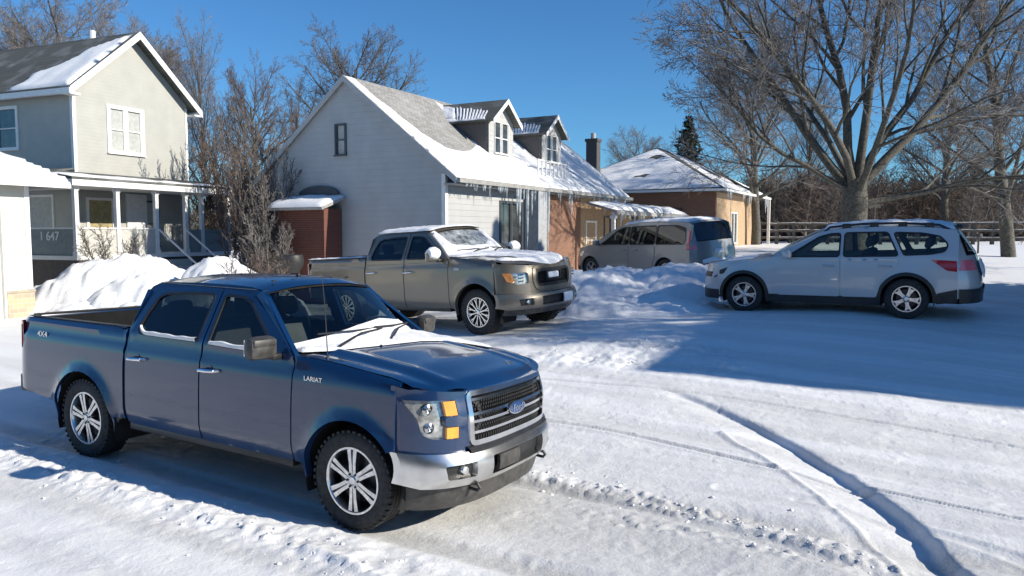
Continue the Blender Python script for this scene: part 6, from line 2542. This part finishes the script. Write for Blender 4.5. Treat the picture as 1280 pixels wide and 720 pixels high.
# thicket beside the porch and in front of the gable end
gs = 'tall bare shrubs of the thicket'
for i, (px, Y, kd, top, tw, lab) in enumerate(((268, 27, 'shrub0', 175, 'twigred', 'tall bare shrub nearest the porch corner'), (292, 25.5, 'shrub1', 150, 'twigred', 'tall red-brown bare shrub in the middle of the thicket'),
                                               (322, 24.0, 'shrub2', 160, 'twigred', 'tall bare shrub in the thicket left of the brick bay'), (352, 22.6, 'shrub0', 215, 'twigfrost', 'low pale frosty shrub against the shaded gable wall'),
                                               (306, 25.5, 'shrub0', 120, 'twig', 'tallest grey shrub at the back of the thicket'), (284, 28.0, 'shrub2', 150, 'twigred', 'tall bare shrub behind the porch end'),
                                               (338, 21.0, 'shrub1', 262, 'twigfrost', 'small snowy shrub beside the dark pot'), (332, 21.9, 'shrub2', 172, 'twig', 'thin upright shrub covering the left end of the gabled wall'), (314, 22.6, 'shrub0', 160, 'twigred', 'thin red-brown shrub at the foot of the gabled wall'))):
    tree_at(px, 320, Y, kd, top, i * 1.3, lab, 'bare_shrub', 'barklight', tw, gs, 'shrub', wide=.62 if top < 200 else 1.0)
tree_at(140, 310, 20.9, 'shrub1', 278, 2, 'small leafless shrub poking out of the snow before the porch panel', 'bare_shrub', 'twig', 'twig', None, 'shrub', wide=1.3)
tree_at(326, 335, 16.4, 'shrub2', 305, 1, 'clipped brown shrub standing behind the blue truck cab roof', 'bare_shrub', 'twig', 'twigred', None, 'shrub', wide=1.5)
# the woodland edge at the right: single trees in front of a brushy mass
wd = 'small trees along the far fence'
rw = random.Random(77)
i = 0
for px in list(range(955, 1290, 15)):
    Y = rw.uniform(50, 62)
    tree_at(px + rw.uniform(-6, 6), 300, Y, 'wood%d' % (i % 3), rw.uniform(196, 232), rw.uniform(0, 6), 'thin brown leafless tree among those crowding the far fence', 'bare_tree', 'twig', ('twigred', 'brush', 'twig')[i % 3], wd, wide=1.5)
    i += 1
# brush mass
T = Tree(99)
Kb = dict(levels=2, barklev=-1, minr=.02, up=[.03, .03, .0], wob=[.1, .15, .2], kids=[7, 5], start=[.1, .1], ang=[35, 40], ratio=[.45, .5], rr=[.6, .6])
for k in range(2100):
    y = rw.uniform(56, 84)
    x = y * (rw.uniform(.30, .74) if k < 1500 else rw.uniform(-.60, .28))
    T.branch(Vector((x, y, gz(x, y) - .2)), Vector((rw.gauss(0, .15), rw.gauss(0, .15), 1)), rw.uniform(2.2, 5.2) * (y / 62) ** .5, .05, 0, Kb)
o = T.meshes('brush', M['twig'], M['brush'])[1]
wo = bpy.data.objects.new('woodland', o)
COL.objects.link(wo)
tag(wo, 'brown leafless woodland edge beyond the far fence and the houses', 'woodland', kind='stuff')


def conifer(x, Y, H, rad, seed, label, name='evergreen_tree', group=None):
    r = random.Random(seed)
    e = empty(name, (x, Y, gz(x, Y) - .1), r.uniform(0, 6))
    m = MB()
    m.tube([(0, 0, 0), (0, 0, H * .6), (0, 0, H * .98)], [H * .02, H * .013, .02], 7)
    m.build('trunk', M['bark'], e)
    vs, fs = [], []
    n = int(H * 9)
    for k in range(n):
        t = (k / n)
        z = H * (.08 + .92 * t)
        L = rad * (1 - t) ** .8 * r.uniform(.65, 1.15) + .15
        nb = 9
        for j in range(nb):
            a = r.uniform(0, 6.28)
            LL = L * r.uniform(.6, 1.1)
            d = Vector((math.cos(a), math.sin(a), -.12 - .25 * (1 - t)))
            sd = Vector((-math.sin(a), math.cos(a), 0))
            for q in range(int(5 + LL * 5)):
                u = r.uniform(.1, 1) * LL
                p = Vector((0, 0, z)) + d * u + sd * r.uniform(-.18, .18) * u
                s_ = r.uniform(.10, .24) * (H / 9)
                w1 = Vector((r.gauss(0, 1), r.gauss(0, 1), r.gauss(0, .5))).normalized() * s_
                w2 = Vector((r.gauss(0, 1), r.gauss(0, 1), r.gauss(-.4, .5))).normalized() * s_ * .5
                b_ = len(vs)
                vs += [p - w1, p + w2, p + w1, p - w2]
                fs.append((b_, b_ + 1, b_ + 2, b_ + 3))
    mesh_obj('crown', vs, fs, M['needle'], e, smooth=False)
    tag(e, label, 'tree', group)
    return e


conifer(at(899, 260, 39).x, 46, at(899, 150, 46).z - 1.3, 2.3, 4, 'dark evergreen tree rising beside the roof of the brick house')
conifer(at(1218, 260, 66).x, 66, at(1218, 196, 66).z - 1.3, 2.4, 6, 'distant dark evergreen beyond the far fence')

# ------------------------------------------------------------------ far fence, posts and small things
fn = empty('rail_fence', (0, 0, 0))
tag(fn, 'dark weathered rail fence with snow along its rails in front of the woodland', 'fence')
fx0, fx1 = at(930, 290, 46), at(1340, 290, 41)
n = 18
prev = None
posts, rails, sn = MB(), MB(), MB()
for k in range(n + 1):
    t = k / n
    x = fx0.x + (fx1.x - fx0.x) * t
    y = fx0.y + (fx1.y - fx0.y) * t
    z = gz(x, y)
    q = MB()
    q.box(x - .08, x + .08, y - .08, y + .08, z - .2, z + 1.35)
    q.build('post', M['wood'], fn, smooth=False)
    if prev:
        a = prev
        for h in (.35, .78, 1.18):
            j = rw.uniform(-.03, .03)
            q = MB()
            q.tube([(a[0], a[1] - .1, a[2] + h), (x, y - .1, z + h + j)], .075, 5)
            q.build('rail', M['wood'], fn)
            sn.tube([(a[0], a[1] - .1, a[2] + h + .07), ((a[0] + x) / 2, y - .1, (a[2] + z) / 2 + h + .075), (x, y - .1, z + h + j + .065)], .012, 5)
    prev = (x, y, z)
sn.build('snow_cover', M['snow'], fn)
# slim post in front of the woods
x = at(1093, 260, 35).x
q = MB()
z = gz(x, 35)
q.tube([(0, 0, -.2), (0, 0, 2.0)], .05, 8)
q.box(-.28, .28, -.03, .03, 1.95, 2.12)
o = q.build('marker_post', M['wood'])
o.location = (x, 35, z)
tag(o, 'slim pale wooden post with a short crosspiece to the right of the maple trunk', 'post')
x = at(1222, 325, 33).x
q = MB()
q.tube([(0, 0, -.1), (0, 0, .75)], .04, 8)
q.lathe([(0, -.15), (.13, -.14), (.16, -.02), (.05, .03), (0, .04)], 10, 1, Matrix.Translation((0, 0, .72)) @ Matrix.Rotation(-math.pi / 2, 4, 'X'))
o = q.build('yard_stake', [M['wood'], M['chim']])
o.location = (x, 33, gz(x, 33))
tag(o, 'short dark stake standing in the snow near the right edge trunk', 'stake')
# dark round pot by the brick bay
x = at(364, 300, 19.8).x
q = MB()
Mx = Matrix.Rotation(math.pi / 2, 4, 'X')
q.lathe([(0, -.62), (.03, -.62), (.06, -.3), (.22, -.3), (.36, -.1), (.40, .1), (.36, .27), (.38, .30), (.30, .30), (.24, .2), (0, .1)], 20, 0, Matrix.Translation((0, 0, .9)) @ Matrix.Rotation(-math.pi / 2, 4, 'X') @ Matrix.Scale(-1, 4, (0, 1, 0)))
for a in (0, 2.1, 4.2):
    q.tube([(.2 * math.cos(a), .2 * math.sin(a), .75), (.34 * math.cos(a), .34 * math.sin(a), .0)], .02, 5)
o = q.build('kettle_grill', M['pot'])
o.location = (x, 19.8, gz(x, 19.8) + .5)
o.scale = (.8, .8, .8)
tag(o, 'dark round kettle on thin legs beside the red brick bay', 'grill')

# unseen trees added outside the right edge to break up the street shadow
for i, (ss, c, kd, H) in enumerate(((10, 12.2, 'tall0', 9.0), (9, 14.6, 'round0', 9.5), (9.5, 17.0, 'tall2', 10.5), (9, 19.0, 'round1', 9.5))):
    x, y = .94 * ss + .34 * c, -.34 * ss + .94 * c
    ms = tm(kd, 'bark', 'twig')
    sc = H / max(v[2] for v in KD[kd].v[1])
    place_tree('bare_tree', ms, x, y, sc, i * 1.7, 'unseen bare tree added outside the right edge to streak the street shadow', 'tree', 'added shade trees outside the picture')
for c, H in ((20.9, 10.0), (22.6, 9.0)):  # unseen evergreens added to put the minivan in shade
    conifer(.94 * 8 + .34 * c, -.34 * 8 + .94 * c, H, 1.7, int(c), 'unseen evergreen added outside the right edge to shade the minivan', group='added shade evergreens outside the picture')
